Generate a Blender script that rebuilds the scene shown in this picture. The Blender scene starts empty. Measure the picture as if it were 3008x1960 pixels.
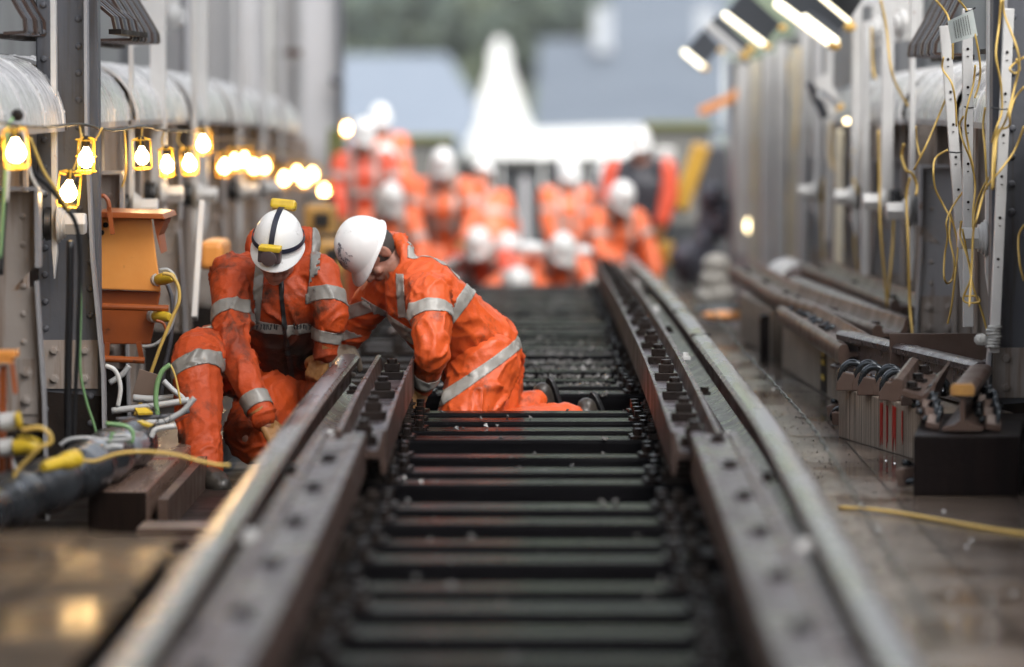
import bpy, bmesh, math, random
import numpy as np
from mathutils import Vector, Matrix, noise
R = math.radians
S = bpy.context.scene
COL = S.collection
rnd = random.Random(7)

# ---------------------------------------------------------------- camera
FL = 150.0
FPX = FL / 36.0 * 3008.0            # focal length in photograph pixels
PITCH = math.atan((980 - 268) / FPX)
YAW = math.atan((1582 - 1504) / FPX)
CAM = Vector((0, 0, 1.1))
cam = bpy.data.cameras.new("camera")
cam_o = bpy.data.objects.new("camera", cam)
COL.objects.link(cam_o)
cam_o.location = CAM
cam_o.rotation_euler = (R(90) - PITCH, 0, YAW)
cam.lens = FL
cam.sensor_width = 36
cam.clip_start = 0.5
cam.clip_end = 5000
cam.dof.use_dof = True
cam.dof.focus_distance = 17.0
cam.dof.aperture_fstop = 1.35
cam.dof.aperture_blades = 0
S.camera = cam_o
CMAT = cam_o.rotation_euler.to_matrix()

# ---------------------------------------------------------------- sky, sun, exposure
w = bpy.data.worlds.new("World")
S.world = w
w.use_nodes = True
nt = w.node_tree
bg = nt.nodes["Background"]
sky = nt.nodes.new("ShaderNodeTexSky")
sky.sky_type = 'NISHITA'
sky.sun_disc = False
sky.sun_elevation = R(55)
sky.sun_rotation = R(160)
sky.air_density = 1.0
sky.dust_density = 4.0
sky.ozone_density = 1.0
hs = nt.nodes.new("ShaderNodeHueSaturation")
hs.inputs["Saturation"].default_value = 0.35
nt.links.new(sky.outputs[0], hs.inputs["Color"])
nt.links.new(hs.outputs[0], bg.inputs[0])
bg.inputs[1].default_value = 0.15
sd = bpy.data.lights.new("overcast_sun", 'SUN')
sd.energy = 1.3
sd.angle = R(40)
sd.color = (1.0, 0.98, 0.95)
so = bpy.data.objects.new("overcast_sun", sd)
COL.objects.link(so)
so.rotation_euler = (R(35), 0, R(180 - 160))
S.view_settings.view_transform = 'Standard'
S.view_settings.look = 'None'
S.view_settings.gamma = 1
S.view_settings.exposure = 1.3
S.cycles.use_denoising = True
S.cycles.max_bounces = 6
S.cycles.diffuse_bounces = 3
S.cycles.glossy_bounces = 3
S.cycles.transmission_bounces = 2
S.cycles.volume_bounces = 0
S.cycles.sample_clamp_indirect = 6
S.cycles.caustics_reflective = False
S.cycles.caustics_refractive = False


# ---------------------------------------------------------------- survey helpers: a photograph pixel and a distance give a place
def P(x, y, Y):
    d = CMAT @ Vector((x - 1504, -(y - 980), -FPX))
    return CAM + d * (Y / d.y)


def z1(x, y): return x * .5157, y * .5157
def z3(x, y): return 480 + x * .5803, 550 + y * .5803
def z4(x, y): return 900 + x * .5804, y * .5804
def z5(x, y): return 2000 + x * .5803, y * .5803
def z6(x, y): return 2000 + x * .6449, 700 + y * .6449
def z8(x, y): return 1200 + x * .6303, 1000 + y * .6303
def dp(x, y): return x * 1.2639, y * 1.2639     # pixels of the 2380 wide view


def drop(Y):
    return -0.25 * ((Y - 18) / 17.4) ** 2 if Y > 18 else 0.0


def Pz(x, y, z, useDrop=True):
    """the point seen at a pixel on the level z above the rails (which follow the bridge's hog)"""
    Y = 15.0
    for i in range(25):
        zz = z + (drop(Y) if useDrop else 0)
        d = CMAT @ Vector((x - 1504, -(y - 980), -FPX))
        t = (zz - CAM.z) / d.z
        Y = 0.5 * Y + 0.5 * min(60, CAM.y + d.y * t)
    return P(x, y, Y)


# ---------------------------------------------------------------- object helpers
def tag(o, label=None, cat=None, group=None, kind=None):
    if label: o["label"] = label
    if cat: o["category"] = cat
    if group: o["group"] = group
    if kind: o["kind"] = kind
    return o


def thing(name, loc, label, cat, group=None):
    o = bpy.data.objects.new(name, None)
    COL.objects.link(o)
    o.location = loc
    o.empty_display_size = 0.1
    return tag(o, label, cat, group)


def wloc(o):
    v = Vector(o.location)
    while o.parent:
        o = o.parent
        v += Vector(o.location)
    return v


def link(me, name, mat, parent=None, loc=None, smooth=None, bevel=0, bseg=2):
    """mesh in world coordinates -> object whose origin is its parent's place, or loc"""
    base = wloc(parent) if parent else Vector(loc if loc is not None else (0, 0, 0))
    if base.length: me.transform(Matrix.Translation(-base))
    o = bpy.data.objects.new(name, me)
    COL.objects.link(o)
    if parent:
        o.parent = parent
    else:
        o.location = base
    mats = mat if isinstance(mat, (list, tuple)) else [mat]
    for m_ in mats: me.materials.append(m_)
    if bevel:
        b = o.modifiers.new("bevel", 'BEVEL')
        b.width = bevel
        b.segments = bseg
        b.limit_method = 'ANGLE'
        b.angle_limit = R(40)
        b.harden_normals = False
    if smooth is not None:
        for p in me.polygons: p.use_smooth = True
        if smooth > 0:
            me.update()
            try:
                me.set_sharp_from_angle(angle=R(smooth))
            except Exception:
                pass
    return o


def dup(root, dloc=None, loc=None, rotz=0, label=None, scale=None):
    r = root.copy()
    COL.objects.link(r)
    if loc is not None: r.location = loc
    if dloc is not None: r.location = Vector(root.location) + Vector(dloc)
    if rotz: r.rotation_euler.z = root.rotation_euler.z + rotz
    if scale: r.scale = scale
    if label: r["label"] = label
    for ch in list(root.children):
        c = ch.copy()
        COL.objects.link(c)
        c.parent = r
        for g in list(ch.children):
            d = g.copy()
            COL.objects.link(d)
            d.parent = c
    return r


class MB:
    def __init__(s):
        s.v, s.f, s.m = [], [], []
        s.cur = 0

    def add(s, vs, fs):
        o = len(s.v)
        s.v += [tuple(v) for v in vs]
        s.f += [tuple(i + o for i in f) for f in fs]
        s.m += [s.cur] * len(fs)
        return s

    def box(s, a, b, mtx=None):
        x0, y0, z0 = a
        x1, y1, z1_ = b
        vs = [Vector(p) for p in ((x0, y0, z0), (x1, y0, z0), (x1, y1, z0), (x0, y1, z0), (x0, y0, z1_), (x1, y0, z1_), (x1, y1, z1_), (x0, y1, z1_))]
        if mtx: vs = [mtx @ v for v in vs]
        return s.add(vs, [(0, 3, 2, 1), (4, 5, 6, 7), (0, 1, 5, 4), (1, 2, 6, 5), (2, 3, 7, 6), (3, 0, 4, 7)])

    def cbox(s, c, size, mtx=None):
        h = [k / 2 for k in size]
        M = Matrix.Translation(c) @ (mtx.to_4x4() if mtx else Matrix.Identity(4))
        return s.box([-k for k in h], h, M)

    def beam(s, p, q, wx, wy, up=(0, 0, 1)):
        """a square bar from p to q, wx across and wy along up"""
        p, q = Vector(p), Vector(q)
        d = (q - p)
        L = d.length
        d.normalize()
        u = Vector(up)
        if abs(d.dot(u)) > .98: u = Vector((0, 1, 0))
        x = d.cross(u).normalized()
        y = x.cross(d).normalized()
        M = Matrix((x, y, d)).transposed().to_4x4()
        M.translation = p
        return s.box((-wx / 2, -wy / 2, 0), (wx / 2, wy / 2, L), M)

    def rings(s, rings, closed=True, cap=True):
        n = len(rings[0])
        o = len(s.v)
        vs = [p for r in rings for p in r]
        fs = []
        for i in range(len(rings) - 1):
            for j in range(n if closed else n - 1):
                k = (j + 1) % n
                fs.append((i * n + j, i * n + k, (i + 1) * n + k, (i + 1) * n + j))
        if cap and closed:
            fs.append(tuple(range(n))[::-1])
            fs.append(tuple(range((len(rings) - 1) * n, len(rings) * n)))
        return s.add(vs, fs)

    def tube(s, pts, r, n=8, cap=True):
        pts = [Vector(p) for p in pts]
        rs = r if isinstance(r, (list, tuple)) else [r] * len(pts)
        out = []
        prev = None
        for i, p in enumerate(pts):
            t = (pts[min(i + 1, len(pts) - 1)] - pts[max(i - 1, 0)])
            if t.length < 1e-9: t = Vector((0, 0, 1))
            t.normalize()
            if prev is None:
                u = Vector((0, 0, 1)) if abs(t.z) < .9 else Vector((0, 1, 0))
                x = t.cross(u).normalized()
            else:
                x = (prev - t * prev.dot(t)).normalized()
            prev = x
            y = t.cross(x)
            out.append([p + (x * math.cos(2 * math.pi * k / n) + y * math.sin(2 * math.pi * k / n)) * rs[i] for k in range(n)])
        return s.rings(out, True, cap)

    def cyl(s, p, q, r, n=16, r2=None):
        return s.tube([p, q], [r, r if r2 is None else r2], n)

    def lathe(s, c, axis, prof, n=24, ref=None):
        """prof: (distance along axis, radius) list"""
        c = Vector(c)
        a = Vector(axis).normalized()
        u = Vector(ref) if ref else (Vector((0, 0, 1)) if abs(a.z) < .9 else Vector((0, 1, 0)))
        x = a.cross(u).normalized()
        y = a.cross(x)
        return s.rings([[c + a * h + (x * math.cos(2 * math.pi * k / n) + y * math.sin(2 * math.pi * k / n)) * max(r, 1e-4) for k in range(n)] for h, r in prof])

    def ball(s, c, r, n=12, m=8, sc=(1, 1, 1), rot=None):
        vs = []
        for i in range(m + 1):
            th = math.pi * i / m
            for j in range(n):
                ph = 2 * math.pi * j / n
                v = Vector((math.sin(th) * math.cos(ph) * sc[0], math.sin(th) * math.sin(ph) * sc[1], math.cos(th) * sc[2])) * (r if r else 1)
                if i in (0, m): v += Vector((math.cos(ph), math.sin(ph), 0)) * 1e-5
                if rot: v = rot @ v
                vs.append(Vector(c) + v)
        fs = []
        for i in range(m):
            for j in range(n):
                k = (j + 1) % n
                fs.append((i * n + j, (i + 1) * n + j, (i + 1) * n + k, i * n + k))
        fs.append(tuple(range(n)))
        fs.append(tuple(range(m * n, m * n + n))[::-1])
        return s.add(vs, fs)

    def prism(s, poly, d):
        """poly: planar 3-D outline, d: extrusion vector"""
        n = len(poly)
        d = Vector(d)
        vs = [Vector(p) for p in poly] + [Vector(p) + d for p in poly]
        fs = [tuple(range(n))[::-1], tuple(range(n, 2 * n))] + [(i, (i + 1) % n, (i + 1) % n + n, i + n) for i in range(n)]
        return s.add(vs, fs)

    def mesh(s, name):
        me = bpy.data.meshes.new(name)
        me.from_pydata([tuple(v) for v in s.v], [], s.f)
        me.validate()
        if any(s.m) and len(me.polygons) == len(s.m): me.polygons.foreach_set("material_index", s.m)
        bm = bmesh.new()
        bm.from_mesh(me)
        bmesh.ops.recalc_face_normals(bm, faces=bm.faces)
        bm.to_mesh(me)
        bm.free()
        me.update()
        return me

    def build(s, name, mat, parent=None, loc=None, smooth=None, bevel=0, bseg=2):
        if parent is None and loc is None and s.v:
            a = np.array(s.v)
            loc = ((a[:, 0].min() + a[:, 0].max()) / 2, (a[:, 1].min() + a[:, 1].max()) / 2, a[:, 2].min())
        return link(s.mesh(name), name, mat, parent, loc, smooth, bevel, bseg)


def catmull(pts, k=6):
    pts = [Vector(p) for p in pts]
    if len(pts) < 3: return pts
    out = []
    n = len(pts)
    for i in range(n - 1):
        p0, p1, p2, p3 = pts[max(i - 1, 0)], pts[i], pts[i + 1], pts[min(i + 2, n - 1)]
        for j in range(k):
            t = j / k
            out.append(0.5 * ((2 * p1) + (p2 - p0) * t + (2 * p0 - 5 * p1 + 4 * p2 - p3) * t * t + (3 * p1 - p0 - 3 * p2 + p3) * t ** 3))
    out.append(pts[-1])
    return out


# ---------------------------------------------------------------- materials
MATS = {}


def mat(name, base, rough=.5, metal=0, var=None, vscale=4, vamt=.5, rough2=None, rscale=3, bump=0, bscale=40, stretch=(1, 1, 1),
        spots=None, sscale=8, samt=.3, coat=0, streak=None, stamt=.5, stscale=(30, 30, 1.5), spec=.5, emit=None, estr=0, detail=6):
    if name in MATS: return MATS[name]
    m = bpy.data.materials.new(name)
    m.use_nodes = True
    N = m.node_tree.nodes
    L = m.node_tree.links
    b = N["Principled BSDF"]
    tc = N.new("ShaderNodeTexCoord")
    mp = N.new("ShaderNodeMapping")
    mp.inputs["Scale"].default_value = stretch
    oi = N.new("ShaderNodeObjectInfo")
    mu = N.new("ShaderNodeMath")
    mu.operation = 'MULTIPLY'
    mu.inputs[1].default_value = 37.0
    L.new(oi.outputs["Random"], mu.inputs[0])
    L.new(tc.outputs["Object"], mp.inputs["Vector"])
    L.new(mu.outputs[0], mp.inputs["Location"])

    def noise_(scale, det=detail, vec=None, rough_=.6):
        n = N.new("ShaderNodeTexNoise")
        n.inputs["Scale"].default_value = scale
        n.inputs["Detail"].default_value = det
        n.inputs["Roughness"].default_value = rough_
        L.new(vec or mp.outputs[0], n.inputs["Vector"])
        return n.outputs["Fac"]

    def ramp(fac, lo, hi):
        r = N.new("ShaderNodeMapRange")
        r.inputs[1].default_value = lo
        r.inputs[2].default_value = hi
        r.clamp = True
        L.new(fac, r.inputs[0])
        return r.outputs[0]

    def mixc(fac, a, c):
        x = N.new("ShaderNodeMix")
        x.data_type = 'RGBA'
        L.new(fac, x.inputs[0])
        for sock, val in ((x.inputs[6], a), (x.inputs[7], c)):
            if isinstance(val, tuple):
                sock.default_value = (*val, 1)
            else:
                L.new(val, sock)
        return x.outputs[2]

    colr = tuple(base)
    if var is not None:
        colr = mixc(ramp(noise_(vscale), .5 - .25 / max(vamt, .05) * .5, .5 + .3), colr, tuple(var))
    if streak is not None:
        mp2 = N.new("ShaderNodeMapping")
        mp2.inputs["Scale"].default_value = stscale
        L.new(tc.outputs["Object"], mp2.inputs["Vector"])
        L.new(mu.outputs[0], mp2.inputs["Location"])
        colr = mixc(ramp(noise_(1, 5, mp2.outputs[0]), .62 - stamt * .25, .75), colr, tuple(streak))
    if spots is not None:
        colr = mixc(ramp(noise_(sscale, 8, None, .7), .68 - samt * .25, .74 - samt * .15), colr, tuple(spots))
    if isinstance(colr, tuple):
        b.inputs["Base Color"].default_value = (*colr, 1)
    else:
        L.new(colr, b.inputs["Base Color"])
    if rough2 is not None:
        rr = N.new("ShaderNodeMapRange")
        rr.inputs[1].default_value = .38
        rr.inputs[2].default_value = .62
        rr.inputs[3].default_value = rough
        rr.inputs[4].default_value = rough2
        L.new(noise_(rscale, 4), rr.inputs[0])
        L.new(rr.outputs[0], b.inputs["Roughness"])
    else:
        b.inputs["Roughness"].default_value = rough
    b.inputs["Metallic"].default_value = metal
    b.inputs["Coat Weight"].default_value = coat
    b.inputs["Coat Roughness"].default_value = .08
    b.inputs["Specular IOR Level"].default_value = spec
    if bump:
        bp = N.new("ShaderNodeBump")
        bp.inputs["Strength"].default_value = 1
        bp.inputs["Distance"].default_value = bump
        L.new(noise_(bscale, 5), bp.inputs["Height"])
        L.new(bp.outputs[0], b.inputs["Normal"])
    if emit is not None:
        b.inputs["Emission Color"].default_value = (*emit, 1)
        b.inputs["Emission Strength"].default_value = estr
    MATS[name] = m
    return m


M_grey = mat("painted_steel_grey", (.26, .26, .275), .38, var=(.34, .34, .35), vscale=3, streak=(.14, .085, .05), stamt=.35, spots=(.16, .07, .03), sscale=9, samt=.12, rough2=.55, bump=.002, bscale=18)
M_web = mat("painted_web_grey", (.27, .235, .21), .4, var=(.37, .33, .30), vscale=2.5, streak=(.16, .09, .05), stamt=.5, rough2=.6, bump=.003, bscale=12)
M_dkgrey = mat("painted_steel_slate", (.075, .08, .095), .42, var=(.11, .115, .13), vscale=3, streak=(.06, .05, .045), stamt=.3, rough2=.55, bump=.002, bscale=20)
M_light = mat("pale_grey_paint", (.60, .60, .585), .35, var=(.50, .49, .48), vscale=6, spots=(.22, .1, .05), sscale=25, samt=.1, bump=.0015, bscale=30)
M_barrel = mat("wet_flaking_paint", (.70, .70, .70), .16, var=(.52, .51, .51), vscale=5, spots=(.07, .055, .05), sscale=7, samt=.22, stretch=(.7, 2.2, .7), rough2=.4, rscale=14, bump=.0022, bscale=9)
M_tar = mat("black_tar_coating", (.008, .007, .0065), .45, spec=.15, var=(.03, .02, .015), vscale=6, rough2=.7, bump=.003, bscale=30)
M_rail = mat("wet_rail_steel", (.085, .065, .060), .22, metal=.55, var=(.15, .12, .115), vscale=5, spots=(.10, .04, .02), sscale=10, samt=.35, rough2=.42, rscale=10, bump=.002, bscale=35)
M_railtop = mat("wet_rail_head", (.36, .345, .36), .16, metal=.85, var=(.42, .40, .40), vscale=3, rough2=.34, rscale=5, stretch=(1, .15, 1), bump=.0006, bscale=50)
M_guard = mat("wet_guard_steel", (.075, .058, .060), .2, metal=.6, var=(.23, .195, .21), vscale=9, spots=(.045, .025, .018), sscale=8, samt=.75, rough2=.48, rscale=7, bump=.003, bscale=24)
M_rustrail = mat("brown_rail_steel", (.058, .032, .023), .3, spec=.35, metal=.08, var=(.115, .078, .062), vscale=6, rough2=.45, rscale=8, bump=.0015, bscale=50)
M_sleeper = mat("black_wet_timber", (.0035, .003, .0035), .16, var=(.009, .009, .010), vscale=3, rough2=.34, rscale=6, stretch=(.3, 3, 3), bump=.0012, bscale=16, spec=.018)
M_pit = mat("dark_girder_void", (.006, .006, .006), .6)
M_iron = mat("black_wet_iron", (.010, .009, .009), .2, metal=.3, var=(.028, .018, .014), vscale=9, rough2=.4, bump=.001, bscale=60, spec=.25)
M_wood = mat("brown_wet_hardwood", (.12, .072, .052), .2, var=(.19, .125, .095), vscale=5, stretch=(4, .35, 4), rough2=.38, rscale=4, bump=.0015, bscale=30)
M_woodend = mat("creosoted_end_grain", (.007, .004, .003), .5, spec=.1, var=(.018, .010, .007), vscale=10, stretch=(6, 6, .6), bump=.001)
M_black = mat("black_rubber", (.012, .012, .013), .4)
M_yel = mat("yellow_cable_sheath", (.70, .48, .12), .4, var=(.55, .36, .10), vscale=9)
M_yelplug = mat("yellow_plug_plastic", (.72, .50, .03), .35, var=(.5, .33, .03), vscale=30)
M_cage = mat("yellow_lamp_cage", (.85, .52, .03), .35)
M_grn = mat("green_cable_sheath", (.20, .36, .16), .35)
M_gryc = mat("grey_cable_sheath", (.42, .43, .43), .3)
M_whitec = mat("white_cable_sheath", (.6, .6, .58), .3)
M_bulb = mat("lit_bulb_glass", (1, .8, .5), .3, emit=(1.0, .66, .30), estr=30)
M_bulb_far = mat("lit_bulb_glass_distant", (1, .8, .5), .3, emit=(1.0, .60, .22), estr=17)
M_tubeon = mat("lit_fluorescent_tube", (1, .97, .85), .3, emit=(1.0, .88, .60), estr=1.3)
M_orangebox = mat("orange_box_enamel", (.88, .38, .10), .3, var=(.80, .30, .06), vscale=5, spots=(.16, .06, .025), sscale=14, samt=.12, bump=.001, bscale=20)
M_orangedk = mat("rusty_orange_enamel", (.42, .10, .02), .35, var=(.28, .07, .02), vscale=6, spots=(.08, .03, .015), sscale=12, samt=.3, bump=.001)
M_duct = mat("black_duct_rubber", (.010, .011, .013), .2, var=(.05, .055, .06), vscale=4, rough2=.35, bump=.002, bscale=12)


def dark_sides(o, mt):
    """flanks of a rolled section carry rust and grease, its top is worn"""
    o.data.materials.append(mt)
    for p in o.data.polygons:
        if abs(p.normal.z) < .6: p.material_index = 1


M_flank = mat("greasy_rusted_flank", (.030, .018, .014), .35, metal=.2, var=(.075, .04, .028), vscale=8, rough2=.6, bump=.003, bscale=40)

# ================================================================ THE SETTING
ZL, ZR, ZS = -0.40, -0.30, -0.20       # walkway beside the pipes, boarded walkway, sleeper tops


def strip(name, x0, x1, y0, y1, z, mt, n=24, kind="structure", thick=0.03):
    mb = MB()
    ys = [y0 + (y1 - y0) * i / n for i in range(n + 1)]
    rings = []
    for y in ys:
        d = z + drop(y)
        rings.append([Vector((x0, y, d)), Vector((x1, y, d)), Vector((x1, y, d - thick)), Vector((x0, y, d - thick))])
    mb.rings(rings, True, True)
    o = mb.build(name, mt)
    return tag(o, kind=kind)


def deck_material(name, c1, c2, bw, bh, rough, rough2, gap=.006, rot=0, spec=.6):
    m = bpy.data.materials.new(name)
    m.use_nodes = True
    N, L = m.node_tree.nodes, m.node_tree.links
    b = N["Principled BSDF"]
    g = N.new("ShaderNodeNewGeometry")
    mp = N.new("ShaderNodeMapping")
    mp.inputs["Rotation"].default_value = (0, 0, R(90) + rot)
    L.new(g.outputs["Position"], mp.inputs["Vector"])
    br = N.new("ShaderNodeTexBrick")
    br.inputs["Scale"].default_value = 1
    br.inputs["Brick Width"].default_value = bw
    br.inputs["Row Height"].default_value = bh
    br.inputs["Mortar Size"].default_value = gap
    br.inputs["Mortar Smooth"].default_value = .2
    br.inputs["Color1"].default_value = (*c1, 1)
    br.inputs["Color2"].default_value = (*c2, 1)
    br.inputs["Mortar"].default_value = (.008, .007, .006, 1)
    L.new(mp.outputs[0], br.inputs["Vector"])
    n1 = N.new("ShaderNodeTexNoise")
    n1.inputs["Scale"].default_value = 2.2
    n1.inputs["Detail"].default_value = 7
    n1.inputs["Roughness"].default_value = .65
    L.new(g.outputs["Position"], n1.inputs["Vector"])
    mx = N.new("ShaderNodeMix")
    mx.data_type = 'RGBA'
    mx.blend_type = 'MULTIPLY'
    mx.inputs[0].default_value = 1
    cr = N.new("ShaderNodeValToRGB")
    cr.color_ramp.elements[0].position = .35
    cr.color_ramp.elements[0].color = (.45, .40, .37, 1)
    cr.color_ramp.elements[1].position = .65
    cr.color_ramp.elements[1].color = (1.15, 1.1, 1.05, 1)
    L.new(n1.outputs["Fac"], cr.inputs[0])
    L.new(br.outputs["Color"], mx.inputs[6])
    L.new(cr.outputs[0], mx.inputs[7])
    L.new(mx.outputs[2], b.inputs["Base Color"])
    rr = N.new("ShaderNodeMapRange")
    rr.inputs[1].default_value = .42
    rr.inputs[2].default_value = .58
    rr.inputs[3].default_value = rough
    rr.inputs[4].default_value = rough2
    n2 = N.new("ShaderNodeTexNoise")
    n2.inputs["Scale"].default_value = 1.6
    n2.inputs["Detail"].default_value = 5
    L.new(g.outputs["Position"], n2.inputs["Vector"])
    L.new(n2.outputs["Fac"], rr.inputs[0])
    L.new(rr.outputs[0], b.inputs["Roughness"])
    bp = N.new("ShaderNodeBump")
    bp.inputs["Distance"].default_value = .0016
    bp.inputs["Strength"].default_value = .8
    ad = N.new("ShaderNodeMath")
    ad.operation = 'MULTIPLY_ADD'
    ad.inputs[1].default_value = -2.5
    n3 = N.new("ShaderNodeTexNoise")
    n3.inputs["Scale"].default_value = 9
    n3.inputs["Detail"].default_value = 4
    L.new(g.outputs["Position"], n3.inputs["Vector"])
    L.new(br.outputs["Fac"], ad.inputs[0])
    L.new(n3.outputs["Fac"], ad.inputs[2])
    L.new(ad.outputs[0], bp.inputs["Height"])
    L.new(bp.outputs[0], b.inputs["Normal"])
    b.inputs["Specular IOR Level"].default_value = spec
    return m


M_board = deck_material("wet_plywood_boards", (.15, .122, .10), (.095, .076, .064), 2.44, .41, .05, .24, spec=.28)
M_plate = deck_material("wet_steel_deck_plate", (.042, .028, .021), (.034, .024, .019), 5.2, 1.9, .14, .40, rot=R(6), spec=.015)

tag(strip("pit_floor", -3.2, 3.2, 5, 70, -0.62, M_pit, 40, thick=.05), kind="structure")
strip("deck_walkway_boards", .86, 2.3, 5.5, 46, ZR, M_board, 40)
def plate_poly(name, pts, z, th, mt):
    m = MB()
    m.prism([(x, y, z - th) for x, y in pts], (0, 0, th))
    return tag(m.build(name, mt), kind="structure")


plate_poly("deck_walkway_plate", [(-2.4, 5.2), (-.93, 5.2), (-.93, 10.9), (-1.35, 11.02), (-2.4, 11.05)], -.045, .012, M_plate)
pa_, pb_, pc_ = Pz(*dp(214, 1238), -.036), Pz(*dp(0, 1412), -.036), Pz(*dp(-60, 1236), -.036)
plate_poly("deck_lapped_plate", [(pc_.x, pc_.y), (pb_.x - .12, pb_.y - .35), (pb_.x, pb_.y), (pa_.x, pa_.y)], -.036, .008, M_plate)
plate_poly("deck_plate_bearer", [(-2.4, 10.75), (-.95, 10.75), (-.95, 10.85), (-2.4, 10.85)], -.058, .34, M_tar)
plate_poly("deck_lower_walkway", [(-2.4, 5.5), (-.93, 5.5), (-.93, 14.35), (-2.4, 14.35)], ZL + .005, .05, M_plate)
strip("deck_cable_way", -2.4, -.93, 14.35, 40, ZL - .05, M_tar, 30)

# far ground: the river bank and the hill behind the village
mb = MB()
nx, ny = 40, 30
vs = []
for j in range(ny + 1):
    for i in range(nx + 1):
        x = -260 + 520 * i / nx
        y = 60 + 900 * j / ny
        z = -14 + 10 * max(0, min(1, (y - 200) / 140)) + (max(0, y - 420) ** 1.15) * .17 + 4 * noise.noise(Vector((x * .012, y * .012, 0)))
        vs.append((x, y, z))
mb.add(vs, [(j * (nx + 1) + i, j * (nx + 1) + i + 1, (j + 1) * (nx + 1) + i + 1, (j + 1) * (nx + 1) + i) for j in range(ny) for i in range(nx)])
M_hill = mat("hillside_fields", (.10, .125, .06), .9, var=(.055, .075, .045), vscale=.02, spots=(.2, .19, .14), sscale=.03, samt=.2)
tag(mb.build("hillside_ground", M_hill, smooth=0), kind="structure")
mb = MB()
mb.box((-900, -60, -16), (900, 70, -15.6))
tag(mb.build("river_water", mat("grey_river_water", (.05, .06, .07), .12, bump=.05, bscale=1.5)), kind="structure")

# ================================================================ SLEEPERS
SY = [16.9, 16.46, 15.96, 15.15, 14.68, 14.17, 13.39, 12.9, 12.36, 11.83, 11.24, 10.8, 10.16, 9.68, 9.2, 8.7, 8.2]
SY = sorted(SY) + [17.22]
yy = 18.3
while yy < 31.6:
    SY.append(yy)
    yy += .56 + .1 * math.sin(yy * 5)


def sleeper_proto():
    t = thing("sleeper", (-.05, 0, ZS), "black wet timber sleeper laid across the track", "sleeper", "timber sleepers of the track")
    m = MB()
    m.box((-.90, -.095, ZS - .2), (.84, .095, ZS))
    a = link(m.mesh("sleeper_timber"), "timber", M_sleeper, t, bevel=.012)
    for sx, nm in ((-.61, 0), (-.80, 0), (.53, 0), (.71, 0)):
        m = MB()
        m.box((sx - .1, -.09, ZS + .001), (sx + .1, .09, ZS + .022))
        for dx in (-.115, .115):
            for dy in (-.05, .05):
                m.cyl((sx + dx * .75, dy, ZS + .01), (sx + dx * .75, dy, ZS + .05), .016, 6)
                m.cyl((sx + dx * .75, dy, ZS + .03), (sx + dx * .75, dy, ZS + .036), .028, 10)
        link(m.mesh("chair"), "rail_chair", M_tar, t)
    for sx in (-.475, .39):
        m = MB()
        m.lathe((sx, .03, ZS), (0, 0, 1), [(0, .035), (.012, .035), (.014, .018), (.05, .018), (.052, .001)], 8)
        m.lathe((sx, -.05, ZS), (0, 0, 1), [(0, .03), (.012, .03), (.014, .016), (.04, .016), (.042, .001)], 8)
        link(m.mesh("coach_screw"), "coach_screw", M_iron, t)
    return t


sp = sleeper_proto()
spots_txt = {0: "nearest to the viewer"}
ordered = sorted(SY)
sleepers = []
for i, y in enumerate(ordered):
    o = sp if i == 0 else dup(sp)
    o.location = (-.05 + rnd.uniform(-.02, .02), y, ZS + drop(y) + rnd.uniform(-.012, .008))
    o.rotation_euler = (R(rnd.uniform(-1.2, 1.2)), 0, R(rnd.uniform(-.7, .7)))
    if abs(y - 17.22) < .01: o.location.z = ZS + .004
    sleepers.append(o)
    if y < 15.0:
        o["label"] = "black wet timber sleeper crossing the track in front of the two kneeling workers"
        o["group"] = "sleepers in front of the kneeling workers"
    elif y < 17.2:
        o["label"] = "black wet timber sleeper beside the kneeling workers' rail, showing orange reflections"
        o["group"] = "sleepers with orange reflections beside the workers"
    elif y < 17.3:
        o["label"] = "black sleeper edge that hides the knees of the bending worker"
        del o["group"]
    else:
        o["label"] = "grit-strewn black sleeper crossing the track behind the bending worker"
        o["group"] = "grit-strewn sleepers behind the bending worker"

# grit on and between the farther sleepers
mb = MB()
tet = [Vector(v) for v in ((1, 0, -.5), (-.6, .8, -.4), (-.5, -.9, -.5), (.1, .1, .8), (.5, .6, .3))]
tf = [(0, 2, 1), (0, 1, 4), (1, 3, 4), (0, 4, 3), (0, 3, 2), (1, 2, 3)]


def stone(x, y, z, r):
    a = rnd.uniform(0, 6.28)
    M = Matrix.Rotation(a, 3, 'Z') @ Matrix.Rotation(rnd.uniform(-1, 1), 3, 'X')
    s = [r * rnd.uniform(.6, 1.3) for _ in range(3)]
    mb.add([Vector((x, y, z)) + M @ Vector((v.x * s[0], v.y * s[1], v.z * s[2])) for v in tet], tf)


for y in ordered:
    n = 0
    if 18.2 < y < 22: n = 190
    elif 22 <= y: n = 40
    elif y < 15.2: n = 3
    else: n = 4
    for k in range(n):
        x = rnd.uniform(-.45, .38) if rnd.random() < .7 else rnd.uniform(-.95, .8)
        off = rnd.gauss(.0, .05) if y > 18 else rnd.uniform(-.1, .1)
        stone(x, y + off, ZS + drop(y) + .006, rnd.uniform(.005, .013))
for k in range(1600):
    y = rnd.uniform(18.2, 23)
    stone(rnd.uniform(-.5, .42), y, ZS - .12 + drop(y), rnd.uniform(.006, .016))
m_ = mb.build("ballast_gravel", mat("wet_grey_grit", (.09, .088, .085), .25, var=(.17, .16, .15), vscale=40))
tag(m_, kind="stuff")
strip("track_bed_ballast", -.52, .44, 18.15, 31, ZS - .13, mat("dark_wet_ballast", (.016, .016, .016), .25, var=(.04, .04, .04), vscale=20, bump=.02, bscale=45), 20, "structure", .12)

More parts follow.
